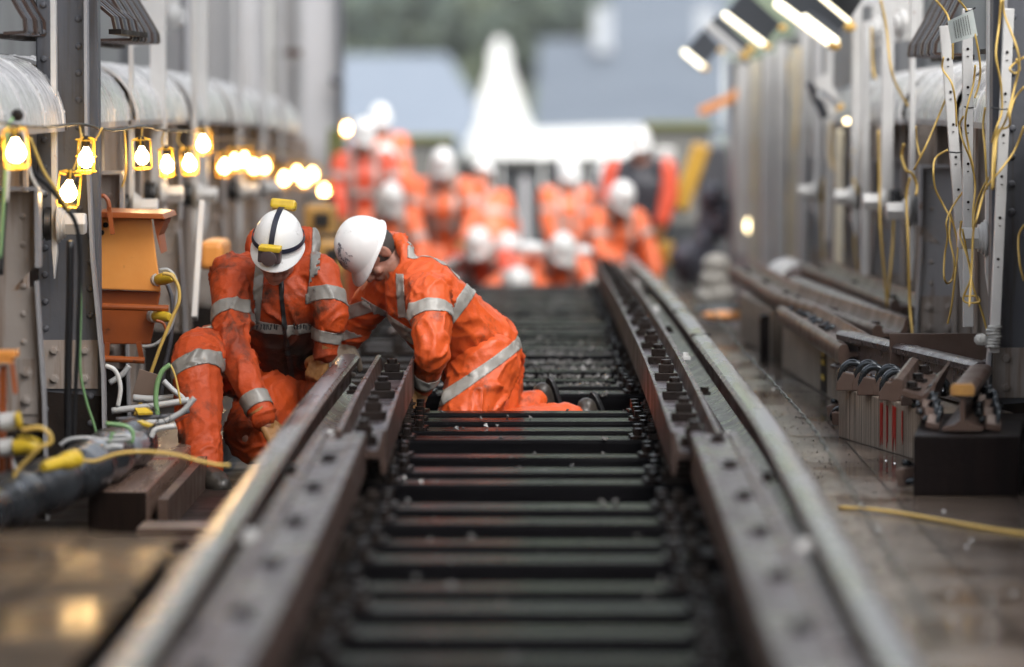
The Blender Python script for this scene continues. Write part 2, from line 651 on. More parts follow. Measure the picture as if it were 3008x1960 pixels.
# ================================================================ RAILS
PROF_RAIL = [(-.070, -.159), (.070, -.159), (.070, -.149), (.03, -.138), (.009, -.122), (.009, -.05), (.042, -.038), (.044, -.016), (.036, -.006), (.020, -.001), (-.020, -.001), (-.036, -.006), (-.044, -.016), (-.042, -.038), (-.009, -.05), (-.009, -.122), (-.03, -.138), (-.070, -.149)]


def sweep(mb, prof, path, ang=0, up=Vector((0, 0, 1)), twist=None):
    pts = [Vector(p) for p in path]
    ca, sa = math.cos(ang), math.sin(ang)
    rings = []
    for i, p in enumerate(pts):
        t = (pts[min(i + 1, len(pts) - 1)] - pts[max(i - 1, 0)]).normalized()
        x = t.cross(up).normalized()
        u = x.cross(t)
        rings.append([p + x * (a * ca - b * sa) + u * (a * sa + b * ca) for a, b in prof])
    return mb.rings(rings, True, True)


def rpath(pix, z, k=6):
    return catmull([Pz(*dp(x, y), z) for x, y in pix], k)


LRUN = rpath([(60, 1852), (280, 1551), (528, 1200), (670, 1000), (745, 900), (812, 822)], 0)
RRUN = rpath([(2320, 1880), (2105, 1551), (1938, 1250), (1796, 1000), (1708, 880), (1642, 795), (1560, 690), (1500, 630), (1455, 592)], 0)
LFAR = rpath([(935, 705), (1000, 640), (1050, 604), (1085, 588)], 0)


def rail(name, label, path, mt=M_rail, bolts=()):
    t = thing(name, path[0], label, "rail")
    m = MB()
    sweep(m, PROF_RAIL, path)
    dark_sides(link(m.mesh(name), "rail_body", mt, t, smooth=35), M_flank)
    m = MB()      # the worn running band on top of the head
    rr_ = []
    for i, p in enumerate(path):
        tt = (path[min(i + 1, len(path) - 1)] - path[max(i - 1, 0)]).normalized()
        x = tt.cross(Vector((0, 0, 1))).normalized()
        rr_.append([p + x * q_ + Vector((0, 0, h_)) for q_, h_ in ((-.031, -.0035), (-.018, .0002), (0, .0018), (.018, .0002), (.031, -.0035), (.028, -.008), (-.028, -.008))])
    m.rings(rr_, True, True)
    link(m.mesh(name), "running_surface", M_railtop, t, smooth=40)
    return t


t1 = rail("running_rail", "wet steel running rail whose end is held by the workers' gloves", LRUN)
t2 = rail("running_rail", "long wet running rail next to the boarded walkway with the clip stacks", RRUN)
t3 = rail("running_rail", "blurred far rail rising behind the back of the bending worker", LFAR)

# joints of the long rail: fishplates
for rp, yy_ in ((t2, 19.5), (t2, 21.6)):
    path = RRUN
    p = min(path, key=lambda q: abs(q.y - yy_))
    m = MB()
    m.box((p.x - .045, p.y - .002, p.z - .05), (p.x + .045, p.y + .002, p.z + .003))
    link(m.mesh("joint"), "insulated_joint", M_iron, rp)

# guard rails ------------------------------------------------------------
NEARP = [(-.080, -.13), (.100, -.13), (.106, -.048), (.082, -.044), (.074, -.006), (.066, 0), (.046, 0), (.040, -.009), (-.036, -.009), (-.044, 0), (-.066, 0), (-.076, -.004), (-.080, -.014)]
NEARPM = [(-a, b) for a, b in NEARP][::-1]
FARP = [(-.08, -.14), (-.066, -.14), (-.060, -.09), (.055, -.088), (.058, -.125), (.082, -.125), (.082, -.004), (.072, 0), (.064, -.004), (.056, -.066), (-.052, -.066), (-.064, -.02), (-.070, 0), (-.08, 0)]
FARPM = [(-a, b) for a, b in FARP][::-1]


def guard(label, path, prof, holes, mt, kind, right=True):
    t = thing("guard_rail", path[0], label, "guard rail")
    m = MB()
    sweep(m, prof, path)
    dark_sides(link(m.mesh("guard"), "rail_body", mt, t, smooth=30), M_flank)
    L = [0]
    for i in range(1, len(path)): L.append(L[-1] + (path[i] - path[i - 1]).length)
    s = .25
    k = 0
    while s < L[-1] - .1:
        i = max(j for j in range(len(L)) if L[j] <= s)
        i = min(i, len(path) - 2)
        f = (s - L[i]) / (L[i + 1] - L[i])
        p = path[i].lerp(path[i + 1], f)
        d = (path[i + 1] - path[i]).normalized()
        x = d.cross(Vector((0, 0, 1))).normalized()
        M = Matrix((x, d, Vector((0, 0, 1)))).transposed().to_4x4()
        M.translation = p
        m = MB()
        if kind == 'near':
            c = M @ Vector((0.0, 0, .001))
            m.lathe(c, (0, 0, 1), [(-.01, .026), (.0, .026), (.001, .016), (.012, .016), (.014, .002)], 6)
            m.lathe(M @ Vector((.012, .09, -.002)), (0, 0, 1), [(0, .014), (.006, .014), (.007, .002)], 8)
            link(m.mesh("bolt"), "bolt_head", M_iron, t)
        else:
            m.box((-.045, -.045, -.066), (.045, .045, -.035), M)
            m.box((-.03, -.03, -.035), (.03, .03, -.002), M)
            m.lathe(M @ Vector((0, 0, -.002)), (0, 0, 1), [(0, .022), (.018, .022), (.02, .002)], 6)
            m.box((-.042, .075, -.066), (.02, .10, -.045), M)
            link(m.mesh("clamp"), "clamp_block", M_iron, t, bevel=.003)
        if k % 2 == 0:
            m = MB()
            sx = 1 if right else -1
            m.box((sx * .085 if sx > 0 else -.135, -.03, -.05), (.135 if sx > 0 else -.085, .03, -.036), M)
            m.lathe(M @ Vector((sx * .112, 0, -.036)), (0, 0, 1), [(0, .016), (.016, .016), (.017, .002)], 6)
            link(m.mesh("spacer"), "spacer_clip", M_light if k % 4 == 0 else M_iron, t)
        s += .95 if kind == 'near' else 1.05
        k += 1
    return t


def off(path, dx): return [p + Vector((dx, 0, 0)) for p in path]


GRN = off(rpath([(1985, 1855), (1812, 1551), (1680, 1200), (1603, 1003)], 0), .080)
GRF = off(rpath([(1560, 1003), (1520, 895), (1488, 815), (1452, 735), (1418, 665), (1378, 597)], .015), .082)
GLN = off(rpath([(380, 1800), (575, 1551), (748, 1230), (852, 1003)], 0), -.080)
GLF = off(rpath([(898, 1000), (934, 900), (968, 824)], .015), -.082)
guard("mauve-grey guard plate with dark bolt holes, nearest piece beside the walkway rail", GRN, NEARP, 1, M_guard, 'near', True)
guard("open channel guard rail full of clamp blocks curving away beside the walkway rail", GRF, FARP, 1, M_guard, 'far', True)
guard("broad guard plate with bolt holes running up to the kneeling workers", GLN, NEARPM, 1, M_guard, 'near', False)
guard("cut guard channel whose open end lies between the two kneeling workers' hands", GLF, FARPM, 1, M_guard, 'far', False)

# barbed-looking twisted wire lying along the walkway rail
mb = MB()
wp = off(rpath([(2140, 1500), (1990, 1230), (1860, 1000), (1760, 880), (1690, 800), (1625, 710), (1570, 655)], -.12), .05)
for ph in (0, math.pi):
    pts = []
    q = catmull(wp, 3)
    for i, p in enumerate(q):
        a = i * 1.9 + ph
        pts.append(p + Vector((math.cos(a) * .006, 0, math.sin(a) * .006 + .1 * 0)))
    mb.tube(pts, .003, 5)
tag(mb.build("twisted_wire", M_iron), "thin dark twisted wire lying along the foot of the walkway rail", "wire")

# ================================================================ SIDE GIRDERS
BX = 2.10


def girder(sx, ends, ybr, label):
    t = thing("side_girder", (sx * BX, 22, ZL), label, "girder")
    m = MB()
    rings = []
    for i in range(31):
        y = 9 + 29 * i / 30
        d = drop(y)
        rings.append([Vector((sx * 2.03, y, -.45 + d)), Vector((sx * 2.03, y, .985 + d)), Vector((sx * 2.06, y, .985 + d)), Vector((sx * 2.06, y, -.45 + d))])
    m.rings(rings)
    link(m.mesh("web"), "web_plate", M_web, t)
    m = MB()
    rings = []
    for i in range(31):
        y = 9 + 29 * i / 30
        d = drop(y)
        rings.append([Vector((sx * 2.00, y, -.45 + d)), Vector((sx * 2.00, y, .06 + d)), Vector((sx * 2.028, y, .06 + d)), Vector((sx * 2.028, y, -.45 + d))])
    m.rings(rings)
    link(m.mesh("tar"), "tarred_base", M_tar, t)
    prev = 12.5
    for k, e in enumerate(ends):
        st = prev + .45 if k else 11.0
        n = 22
        m = MB()
        rr_, r0 = [], .27
        nsec = 14
        for j in range(nsec + 1):
            y = st + (e - st) * j / nsec
            ring = []
            for q in range(n + 1):
                a = math.pi * q / n
                wob = .004 * noise.noise(Vector((y * 3, q * .4, k)))
                ring.append(Vector((sx * (BX - math.cos(a) * (r0 + wob)), y, .97 + drop(y) + math.sin(a) * (r0 + wob))))
            for q in range(n, -1, -1):
                a = math.pi * q / n
                ring.append(Vector((sx * (BX - math.cos(a) * (r0 - .014)), y, .97 + drop(y) + math.sin(a) * (r0 - .014))))
            rr_.append(ring)
        m.rings(rr_)
        top = link(m.mesh("barrel"), "curved_top_plate", M_barrel, t, smooth=35)
        # lap bands with rivets
        y = e - .03
        while y > st + .05:
            m = MB()
            rr_ = []
            for yy2 in (y - .028, y + .028):
                rr_.append([Vector((sx * (BX - math.cos(math.pi * q / n) * r), yy2, .97 + drop(yy2) + math.sin(math.pi * q / n) * r)) for q in range(n + 1) for r in (r0 + .004,)] + [Vector((sx * (BX - math.cos(math.pi * q / n) * r), yy2, .97 + drop(yy2) + math.sin(math.pi * q / n) * r)) for q in range(n, -1, -1) for r in (r0 - .002,)])
            m.rings(rr_)
            link(m.mesh("lap"), "lap_band", M_barrel, top, smooth=35)
            if k < 3:
                m = MB()
                for q in range(1, n, 2):
                    a = math.pi * (q + .3) / n
                    c = Vector((sx * (BX - math.cos(a) * (r0 + .004)), y, .97 + drop(y) + math.sin(a) * (r0 + .004)))
                    m.lathe(c, (sx * -math.cos(a), 0, math.sin(a)), [(0, .009), (.003, .008), (.0045, .004), (.005, .0005)], 7)
                link(m.mesh("rivets"), "rivet_line", M_barrel, top, smooth=35)
            y -= .62
        m = MB()        # the ragged drip edge under the curved plate
        x_ = sx * (BX - r0)
        yq = st
        while yq < e - .05:
            yn = min(e - .01, yq + .3)
            m.box((min(x_, x_ - sx * -.03), yq, .945 + drop(yq)), (max(x_, x_ - sx * -.03), yn, .97 + drop(yq)))
            yq = yn
        link(m.mesh("lip"), "drip_edge", M_grey, top)
        m = MB()
        rr_ = []
        for yy2 in (e + .012, e + .03):
            rr_.append([Vector((sx * (BX - math.cos(math.pi * q / n) * .276), yy2, .95 + drop(yy2) + math.sin(math.pi * q / n) * .296)) for q in range(n + 1)])
        m.rings(rr_)
        link(m.mesh("dia"), "end_diaphragm", mat("dark_brown_paint", (.035, .026, .022), .5, var=(.06, .045, .035)), t)
        prev = e
    # web stiffener ribs
    for y in np.arange(13.2, 36, .93):
        m = MB()
        d = drop(y)
        m.box((min(sx * 2.02, sx * 1.93), y, -.42 + d), (max(sx * 2.02, sx * 1.93), y + .012, .95 + d))
        m.box((min(sx * 1.93, sx * 1.915), y - .03, -.42 + d), (max(sx * 1.93, sx * 1.915), y + .03, .95 + d))
        link(m.mesh("rib"), "stiffener_rib", M_web, t)
    return t


LE = [16.5, 19.1, 22.3, 25.2, 27.8, 30.3, 32.8]
RE = [15.9, 18.6, 21.3, 24.0, 26.8, 29.6, 32.4]
gl = girder(-1, LE, None, "grey riveted side girder with curved wet top plates behind the hanging bulbs")
gr = girder(1, RE, None, "grey side girder with curved top plates behind the yellow wires")


def rivet(m, c, ax, r=.014):
    m.lathe(c, ax, [(0, r), (.3 * r, r * .95), (.62 * r, r * .62), (.75 * r, .0005)], 9)


def stanchion(sx, Y, label, zt=2.4, zb=ZL - .05, grp=None):
    """riveted box stanchion standing in the gap between two curved plates"""
    d = drop(Y)
    t = thing("stanchion", (sx * 1.85, Y, zb + d), label, "stanchion", grp)
    m = MB()
    X = lambda x: sx * x
    m.prism([(X(1.95), Y, zb + d), (X(1.70), Y, zb + d), (X(1.705), Y, .0 + d), (X(1.745), Y, .45 + d), (X(1.765), Y, .95 + d), (X(1.765), Y, zt), (X(1.95), Y, zt)], (0, .014, 0))
    link(m.mesh("face"), "face_plate", M_dkgrey, t)
    m = MB()
    m.cur = 0
    for z in np.arange(-.35, zt, .105):
        rivet(m, (X(1.925), Y - .0005, z + d), (0, -1, 0))
        xr = 1.79 if z > .5 else 1.75
        rivet(m, (X(xr), Y - .0005, z + d + .05), (0, -1, 0))
    link(m.mesh("rivets"), "rivet_line", M_dkgrey, t)
    m = MB()     # edge flange seen as a thin pale line
    pts = [(1.69, zb), (1.695, .0), (1.735, .45), (1.755, .95), (1.755, zt)]
    for a, b in zip(pts[:-1], pts[1:]):
        m.beam((X(a[0]), Y - .03, a[1] + d), (X(b[0]), Y - .03, b[1] + d), .012, .075, up=(0, 1, 0))
    link(m.mesh("flange"), "edge_flange", M_grey, t)
    m = MB()
    m.box((min(X(1.96), X(1.72)), Y + .05, zb + d), (max(X(1.96), X(1.72)), Y + .16, zt))
    link(m.mesh("core"), "rear_angle", M_dkgrey, t)
    m = MB()
    m.prism([(X(1.952), Y - .004, zb + d), (X(1.692), Y - .004, zb + d), (X(1.705), Y - .004, -.09 + d), (X(1.952), Y - .004, -.07 + d)], (0, .003, 0))
    link(m.mesh("tar"), "tarred_foot", M_tar, t)
    m = MB()
    m.box((min(X(1.94), X(1.72)), Y - .012, -.06 + d), (max(X(1.94), X(1.72)), Y - .004, .13 + d))
    sp_ = link(m.mesh("splice"), "splice_plate", M_web, t)
    for xx in (1.77, 1.89):
        for zz in (-.02, .09):
            m = MB()
            m.lathe((X(xx), Y - .012, zz + d), (0, -1, 0), [(0, .02), (.004, .02), (.005, .013), (.018, .013), (.019, .001)], 6)
            link(m.mesh("bolt"), "bolt", M_web, sp_)
    return t


for i, Y in enumerate([16.62]):
    stanchion(-1, Y, zt=2.4 if i == 0 else .95 + drop(Y), label=["dark slate riveted stanchion between the two nearest curved plates and caged bulbs", "riveted stanchion just beyond the orange transformer box", "third blurred stanchion along the bulb-lit girder", "fourth blurred stanchion along the bulb-lit girder", "fifth blurred stanchion along the bulb-lit girder", "farthest blurred stanchion along the bulb-lit girder"][i])
for i, Y in enumerate([16.15]):
    stanchion(1, Y, zt=2.4 if i == 0 else .95 + drop(Y), label=["dark riveted stanchion behind the nearest bundle of yellow wires", "second stanchion behind the yellow wires, next to the paper tag", "third blurred stanchion behind the yellow wires", "fourth blurred stanchion behind the yellow wires", "fifth blurred stanchion behind the yellow wires", "farthest blurred stanchion behind the yellow wires"][i])


def bracket(sx, Y, label):
    d = drop(Y)
    t = thing("girder_bracket", (sx * 1.9, Y, ZL + d), label, "bracket")
    X = lambda x: sx * x
    m = MB()
    m.prism([(X(2.0), Y, -.44 + d), (X(1.77), Y, -.44 + d), (X(1.785), Y, .0 + d), (X(1.81), Y, .40 + d), (X(1.90), Y, .38 + d), (X(1.80), Y, .48 + d), (X(1.80), Y, .74 + d), (X(2.0), Y, .74 + d)], (0, .012, 0))
    link(m.mesh("plate"), "gusset_plate", M_web if sx < 0 else M_grey, t)
    m = MB()
    pts = [(1.765, -.44), (1.775, 0.0), (1.80, .42)]
    for a, b in zip(pts[:-1], pts[1:]): m.beam((X(a[0]), Y - .02, a[1] + d), (X(b[0]), Y - .02, b[1] + d), .010, .06, up=(0, 1, 0))
    m.beam((X(1.792), Y - .03, .47 + d), (X(1.792), Y - .03, .745 + d), .014, .10, up=(0, 1, 0))
    m.box((min(X(1.79), X(2.0)), Y - .07, .745 + d), (max(X(1.79), X(2.0)), Y + .03, .757 + d))
    link(m.mesh("fl"), "bracket_flange", M_grey, t)
    m = MB()
    m.box((min(X(1.80), X(1.98)), Y - .010, -.06 + d), (max(X(1.80), X(1.98)), Y - .003, .14 + d))
    sp_ = link(m.mesh("sp"), "splice_plate", M_web, t)
    for xx in (1.84, 1.93):
        for zz in (-.01, .09):
            m = MB()
            m.lathe((X(xx), Y - .010, zz + d), (0, -1, 0), [(0, .024), (.004, .024), (.005, .016), (.008, .016), (.009, .012), (.024, .012), (.025, .001)], 6)
            link(m.mesh("bolt"), "bolt", M_web, sp_)
    m = MB()
    for zz in (.2, .3, .4, .55, .65):
        rivet(m, (X(1.85), Y - .001, zz + d), (0, -1, 0), .012)
    link(m.mesh("rv"), "rivet_line", M_web, t)
    m = MB()
    m.prism([(X(1.99), Y - .005, -.44 + d), (X(1.772), Y - .005, -.44 + d), (X(1.785), Y - .005, -.10 + d), (X(1.99), Y - .005, -.08 + d)], (0, .004, 0))
    link(m.mesh("tar"), "tarred_foot", M_tar, t)
    return t


for i, Y in enumerate([15.3, 18.4, 21.4, 24.3, 27.2, 30.0]):
    bracket(-1, Y, ["nearest brown-grey gusset bracket with four bolts below the caged bulbs", "gusset bracket behind the orange transformer box", "third gusset bracket below the row of bulbs", "fourth gusset bracket below the row of bulbs", "fifth gusset bracket below the row of bulbs", "farthest gusset bracket below the row of bulbs"][i])
for i, Y in enumerate([16.55, 20.1, 22.9, 25.8, 28.6, 31.4]):
    bracket(1, Y, ["grey gusset bracket behind the nearest big hexagonal nut and yellow wires", "grey gusset bracket behind the second big hexagonal nut", "third gusset bracket behind the yellow wires", "fourth gusset bracket behind the yellow wires", "fifth gusset bracket behind the yellow wires", "farthest gusset bracket behind the yellow wires"][i])


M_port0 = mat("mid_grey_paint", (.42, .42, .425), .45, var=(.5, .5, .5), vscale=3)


def hanger(sx, x, Y, wpx, zn, ztip, label, width=None, bolt=True):
    """suspension hanger bar with its big nut, washers and rubber"""
    X = abs((x - 1252) * Y / 9917)
    d = drop(Y) * .5
    t = thing("hanger_bar", (sx * X, Y, ztip + d), label, "hanger bar", None)
    wd = wpx * Y / 9917
    m = MB()
    hw = wd / 2
    m.prism([(sx * (X - hw), Y, 2.4), (sx * (X + hw), Y, 2.4), (sx * (X + hw), Y, ztip + .12 + d), (sx * (X + .2 * hw), Y, ztip + d), (sx * (X - hw), Y, ztip + .1 + d)], (0, .055, 0))
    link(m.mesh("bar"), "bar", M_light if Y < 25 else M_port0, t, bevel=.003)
    if bolt:
        a = (-sx, 0, 0)
        c = Vector((sx * X, Y + .02, zn + d))
        m = MB()
        m.lathe(c + Vector((-sx * .012, 0, 0)), a, [(0, .072), (.008, .072), (.009, .062), (.020, .062), (.021, .054), (.032, .054), (.033, .01)], 24)
        link(m.mesh("washer"), "washer_stack", M_light, t, smooth=30)
        m = MB()
        m.lathe(c + Vector((-sx * .042, 0, 0)), a, [(0, .042), (.003, .047), (.072, .047), (.080, .040), (.081, .002)], 6)
        link(m.mesh("nut"), "hexagon_nut", M_light, t, bevel=.002)
        m = MB()
        m.lathe(c + Vector((sx * .012, 0, 0)), (sx, 0, 0), [(0, .062), (.022, .066), (.025, .054), (.03, .054), (.033, .066), (.055, .066), (.058, .03), (.2, .03)], 24)
        link(m.mesh("rub"), "rubber_bush", M_black, t, smooth=30)
    return t


HL = [(125, 16.4, 13, .59, .376, "pale hanger bar with big nut hanging between the two nearest caged bulbs", True),
      (305, 19.6, 11, .565, .50, "thin pale hanger bar ending at the nut behind the orange box", True),
      (368, 20.8, 36, .60, .42, "broad pale hanger plate behind the orange box, widest of the bulb-side hangers", True),
      (452, 22.6, 13, .56, .30, "pale hanger bar with nut at the third pair of bulbs", True),
      (470, 23.4, 26, .56, .30, "pale hanger plate close behind the slanting pale strut", False),
      (556, 26.2, 14, .52, .2, "blurred hanger bar with nut amid the overexposed bulbs", True),
      (612, 28.4, 14, .5, .1, "blurred hanger bar at the clump of bulbs before the gate tower", True),
      (655, 30.4, 13, .45, .1, "farthest blurred hanger bar of the bulb-side girder", False)]
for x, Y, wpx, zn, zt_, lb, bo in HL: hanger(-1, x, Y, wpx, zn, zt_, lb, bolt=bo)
HR = [(2300, 16.7, 16, .525, .29, "nearest pale hanger bar with large hexagonal nut amid yellow wires", True),
      (2120, 20.2, 13, .535, .2, "thin pale hanger bar with hexagonal nut beside the paper tag", True),
      (2062, 21.4, 28, .55, .45, "broad pale hanger plate with nut beyond the paper tag", True),
      (1990, 23.5, 22, .53, .3, "pale hanger plate with nut beside the bright leaning strip", True),
      (1900, 26.8, 22, .50, .3, "blurred hanger plate with nut below the small angled floodlight", True)]
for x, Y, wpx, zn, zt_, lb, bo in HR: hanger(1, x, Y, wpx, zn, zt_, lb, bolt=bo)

# blurred pale posts far along the wired girder
far_posts = [(1722, 33.5, 24, 590, 150), (1752, 32.5, 22, 610, 140), (1782, 31.5, 20, 640, 120), (1812, 30.5, 24, 620, 100), (1842, 29.5, 18, 640, 110),
             (1868, 28.6, 22, 650, 60), (1925, 25.6, 14, 560, 40), (1948, 25.0, 20, 680, 300), (2010, 22.8, 18, 640, 50)]
for i, (x, Y, wp_, vb, vt) in enumerate(far_posts):
    m = MB()
    a, b = P(*dp(x, vb), Y), P(*dp(x + 4, vt), Y)
    wd = wp_ * Y / 9917
    m.beam(a, b, wd, .05, up=(0, 1, 0))
    o = m.build("conduit_post", [M_light, mat("cream_grey_paint", (.66, .60, .46), .45, var=(.5, .47, .40), vscale=6), M_light][i % 3], bevel=.004)
    tag(o, ["farthest pale post under the last lamp of the row", "pale blurred post second from the far end of the lamp row", "pale blurred post third from the far end of the lamp row",
            "pale wide post below the pair of far lamps", "slim pale post before the middle of the lamp row", "pale post nearest below the brightest tube lamps",
            "slim grey post just before the bright leaning strip", "bright bluish-white strip leaning against the wired girder", "grey post between the leaning strip and the broad hanger plate"][i], "post")

# leaning strut on the bulb side
m = MB()
m.beam(P(*dp(470, 470), 19.6), P(*dp(452, 740), 19.2), .024, .03, up=(0, 1, 0))
tag(m.build("leaning_strut", M_light), "slim pale strut slanting down behind the lamp-wearing worker's shoulder", "strut")

# near conduit strips on the wired side (pale uprights the wires hang on)
cs = [((2195, 60), (2245, 690), 17.9, 24, "speckled conduit strip below the paper tag, bent at mid height"),
      ((2248, 20), (2250, 760), 17.3, 24, "plain grey conduit strip behind the paper tag"),
      ((2345, 20), (2310, 820), 16.0, 24, "perforated conduit strip nearest the picture's wired edge, taped at its foot")]
for (a, b, Y, wpx, lb) in cs:
    m = MB()
    wd = wpx * Y / 9917
    pa, pb = P(*dp(*a), Y), P(*dp(*b), Y)
    t = thing("conduit_strip", pb, lb, "conduit strip")
    m.beam(pb, pa, wd, .03, up=(0, 1, 0))
    link(m.mesh("strip"), "channel", M_light, t, bevel=.003)
    m = MB()
    for k in range(6):
        q = pb.lerp(pa, .25 + .12 * k)
        m.cbox(q + Vector((0, -.018, 0)), (wd * .2, .002, .004))
        m.lathe(q + Vector((0, -.015, .03)), (0, -1, 0), [(0, .006), (.003, .006), (.0035, .001)], 8)
    link(m.mesh("slots"), "slot_screws", M_iron, t)
m = MB()
q = P(*dp(2310, 790), 15.98)
for k in range(7):
    m.lathe(q + Vector((rnd.uniform(-.004, .004), 0, -.03 + k * .012)), (0, 0, 1), [(0, .026), (.006, .029), (.012, .025)], 8)
m.ball(q + Vector((-.045, .01, -.0)), .03, 8, 5, (1, .5, .8))
tag(m.build("tape_wrapping", mat("clear_crumpled_tape", (.42, .42, .40), .15, bump=.01, bscale=60), smooth=0), "crumpled silvery tape wrapped round the foot of the perforated conduit strip", "tape")

# ================================================================ RIBBED CROSS PIECES above the curved plates
def ribs(sx, pxs, Y0, label, n=7, dark=True):
    t = thing("ribbed_bracing", P(*dp(*pxs[0]), Y0), label, "bracing")
    for k in range(n):
        Y = Y0 + k * .16
        pts = [P(*dp(*p), Y0) for p in pxs]
        dY = Vector((0, k * .16, 0))
        m = MB()
        for a, b in zip(pts[:-1], pts[1:]):
            m.beam(a + dY, b + dY, .012, .055, up=(0, 1, 0))
        link(m.mesh("rib"), "curved_rib", M_dkgrey if k % 2 else M_flank, t)
    m = MB()
    a = P(*dp(*pxs[-1]), Y0) + Vector((0, -.02, -.01))
    m.beam(a, a + Vector((0, n * .16 + .05, 0)), .05, .02)
    link(m.mesh("bar"), "lower_angle", M_tar, t)
    return t


ribs(-1, [(190, -20), (215, 0), (262, 40), (268, 68)], 17.2, "upper bank of ribbed grey bracing above the curved plate beside the dark stanchion")
ribs(-1, [(250, -20), (275, 20), (300, 62), (304, 70), (306, 92), (200, 94)], 17.9, "lower dark ribbed bracing beside the dark stanchion", 9)
ribs(-1, [(20, -20), (45, 25), (58, 45), (60, 75), (10, 78)], 16.0, "ribbed bracing at the upper corner before the dark stanchion", 5)
ribs(1, [(2240, -20), (2205, 50), (2175, 100), (2172, 125), (2250, 128)], 18.3, "ribbed bracing behind the paper tag", 9)
ribs(1, [(2380, 20), (2360, 55), (2345, 90), (2344, 110)], 16.6, "ribbed bracing at the upper corner behind the perforated strip", 5)

# big white connection plates above
for sx, lst in ((-1, [(330, 55, 21.5, 60, 110), (395, 30, 24.0, 44, 100)]), (1, [(2110, 45, 22.5, 70, 110), (2050, 60, 25, 46, 100)])):
    for i, (x, v, Y, wpx, hpx) in enumerate(lst):
        c = P(*dp(x, v), Y)
        s_ = Y / 9917
        t = thing("joint_plate", c, ["pale joint plate with a round boss, nearer one above the %s", "pale joint plate with a round boss, farther one above the %s"][i] % ("orange box" if sx < 0 else "thin hanger bar"), "plate")
        m = MB()
        w_, h_ = wpx * s_ / 2, hpx * s_ / 2
        m.prism([c + Vector(p) for p in ((-w_, 0, -h_), (w_, 0, -h_ * .7), (w_, 0, h_), (-w_, 0, h_))], (0, .03, 0))
        link(m.mesh("pl"), "plate", M_light, t, bevel=.003)
        m = MB()
        m.lathe(c + Vector((sx * -.3 * w_, -.001, -.02)), (-sx, -.35, 0), [(0, .07), (.03, .07), (.035, .05), (.06, .05), (.062, .002)], 20)
        link(m.mesh("boss"), "round_boss", M_light, t, smooth=30)


# ================================================================ THE BRIDGE'S GREAT TUBE over the track and added portal behind, unseen sky blockers
t = thing("tube_arch", (0, 0, 6.5), "great grey oval wrought-iron tube of the bridge high above the track, out of frame", "bridge tube")
m = MB()
n = 28
rings = []
for i in range(25):
    y = -45 + 74 * i / 24  # tube stops short to leave the far workers under open sky
    zc = 9.5 + 3.0 * (1 - ((y + 4) / 42) ** 2)
    rings.append([Vector((2.9 * math.cos(2 * math.pi * j / n), y, zc + 1.9 * math.sin(2 * math.pi * j / n))) for j in range(n)])
m.rings(rings)
link(m.mesh("tube"), "tube_shell", M_grey, t, smooth=40)
for k in range(8):
    m = MB()
    y = -36 + k * 8.5
    zc = 9.5 + 3.0 * (1 - ((y + 4) / 42) ** 2)
    rings = []
    for yy2 in (y - .12, y + .12):
        rings.append([Vector((2.97 * math.cos(2 * math.pi * j / n), yy2, zc + 1.97 * math.sin(2 * math.pi * j / n))) for j in range(n)])
    m.rings(rings)
    link(m.mesh("hoop"), "stiffening_hoop", M_grey, t, smooth=40)
t = thing("sky_block_portal", (0, -9, ZR), "riveted grey portal added behind the viewer to block the low sky, out of frame", "portal")
for sx in (-1, 1):
    m = MB()
    m.box((sx * 3.4 - 1.2, -10.5, -.5), (sx * 3.4 + 1.2, -9, 9))
    link(m.mesh("leg"), "leg", M_web, t, bevel=.02)
m = MB()
m.box((-2.2, -10.4, 4.6), (2.2, -9.1, 9))
link(m.mesh("head"), "head_beam", M_web, t, bevel=.02)

for sx in (-1, 1):
    t = thing("outer_screen", (sx * 3.0, 25, -.5), "grey sheeted outer screen seen between the bracing, %s" % ("beyond the bulb-lit girder" if sx < 0 else "beyond the wired girder"), "screen")
    for k in range(9):
        m = MB()
        y0 = 12.5 + k * 2.6
        m.box((sx * 3.0 - .02, y0, -.5), (sx * 3.0 + .02, y0 + 2.5, 2.9))
        link(m.mesh("sheet"), "sheet", mat("outer_sheet_grey", (.20, .20, .205), .5, var=(.34, .34, .345), vscale=2, streak=(.09, .08, .075), stamt=.7, stscale=(4, 4, .4)), t)
        m = MB()
        m.box((sx * 3.0 - .06, y0 + 2.5, -.5), (sx * 3.0 + .06, y0 + 2.6, 2.95))
        link(m.mesh("post"), "post", M_dkgrey, t)

# unseen wagon added at the viewer's back to keep bright sky out of reflections
t = thing("sky_block_wagon", (-.05, -5.5, -.1), "dark made-up wagon added behind the viewer to block reflected sky, out of frame", "wagon")
m = MB()
m.box((-1.45, -14, .9), (1.35, -5.2, 3.3))
link(m.mesh("body"), "body", M_tar, t, bevel=.03)
m = MB()
m.box((-1.3, -13.8, .55), (1.2, -5.3, .9))
link(m.mesh("frame"), "underframe", M_iron, t)
for sx in (-.80, .70):
    for y in (-12.5, -6.6):
        m = MB()
        m.cyl((sx - .06, y, .47), (sx + .06, y, .47), .46, 28)
        link(m.mesh("wheel"), "wheel", M_iron, t, smooth=35)
    m = MB()
    m.cyl((sx, -5.3, .75), (sx, -4.85, .75), .06, 14)
    m.cyl((sx, -4.87, .75), (sx, -4.83, .75), .2, 20)
    link(m.mesh("buffer"), "buffer", M_iron, t, smooth=35)
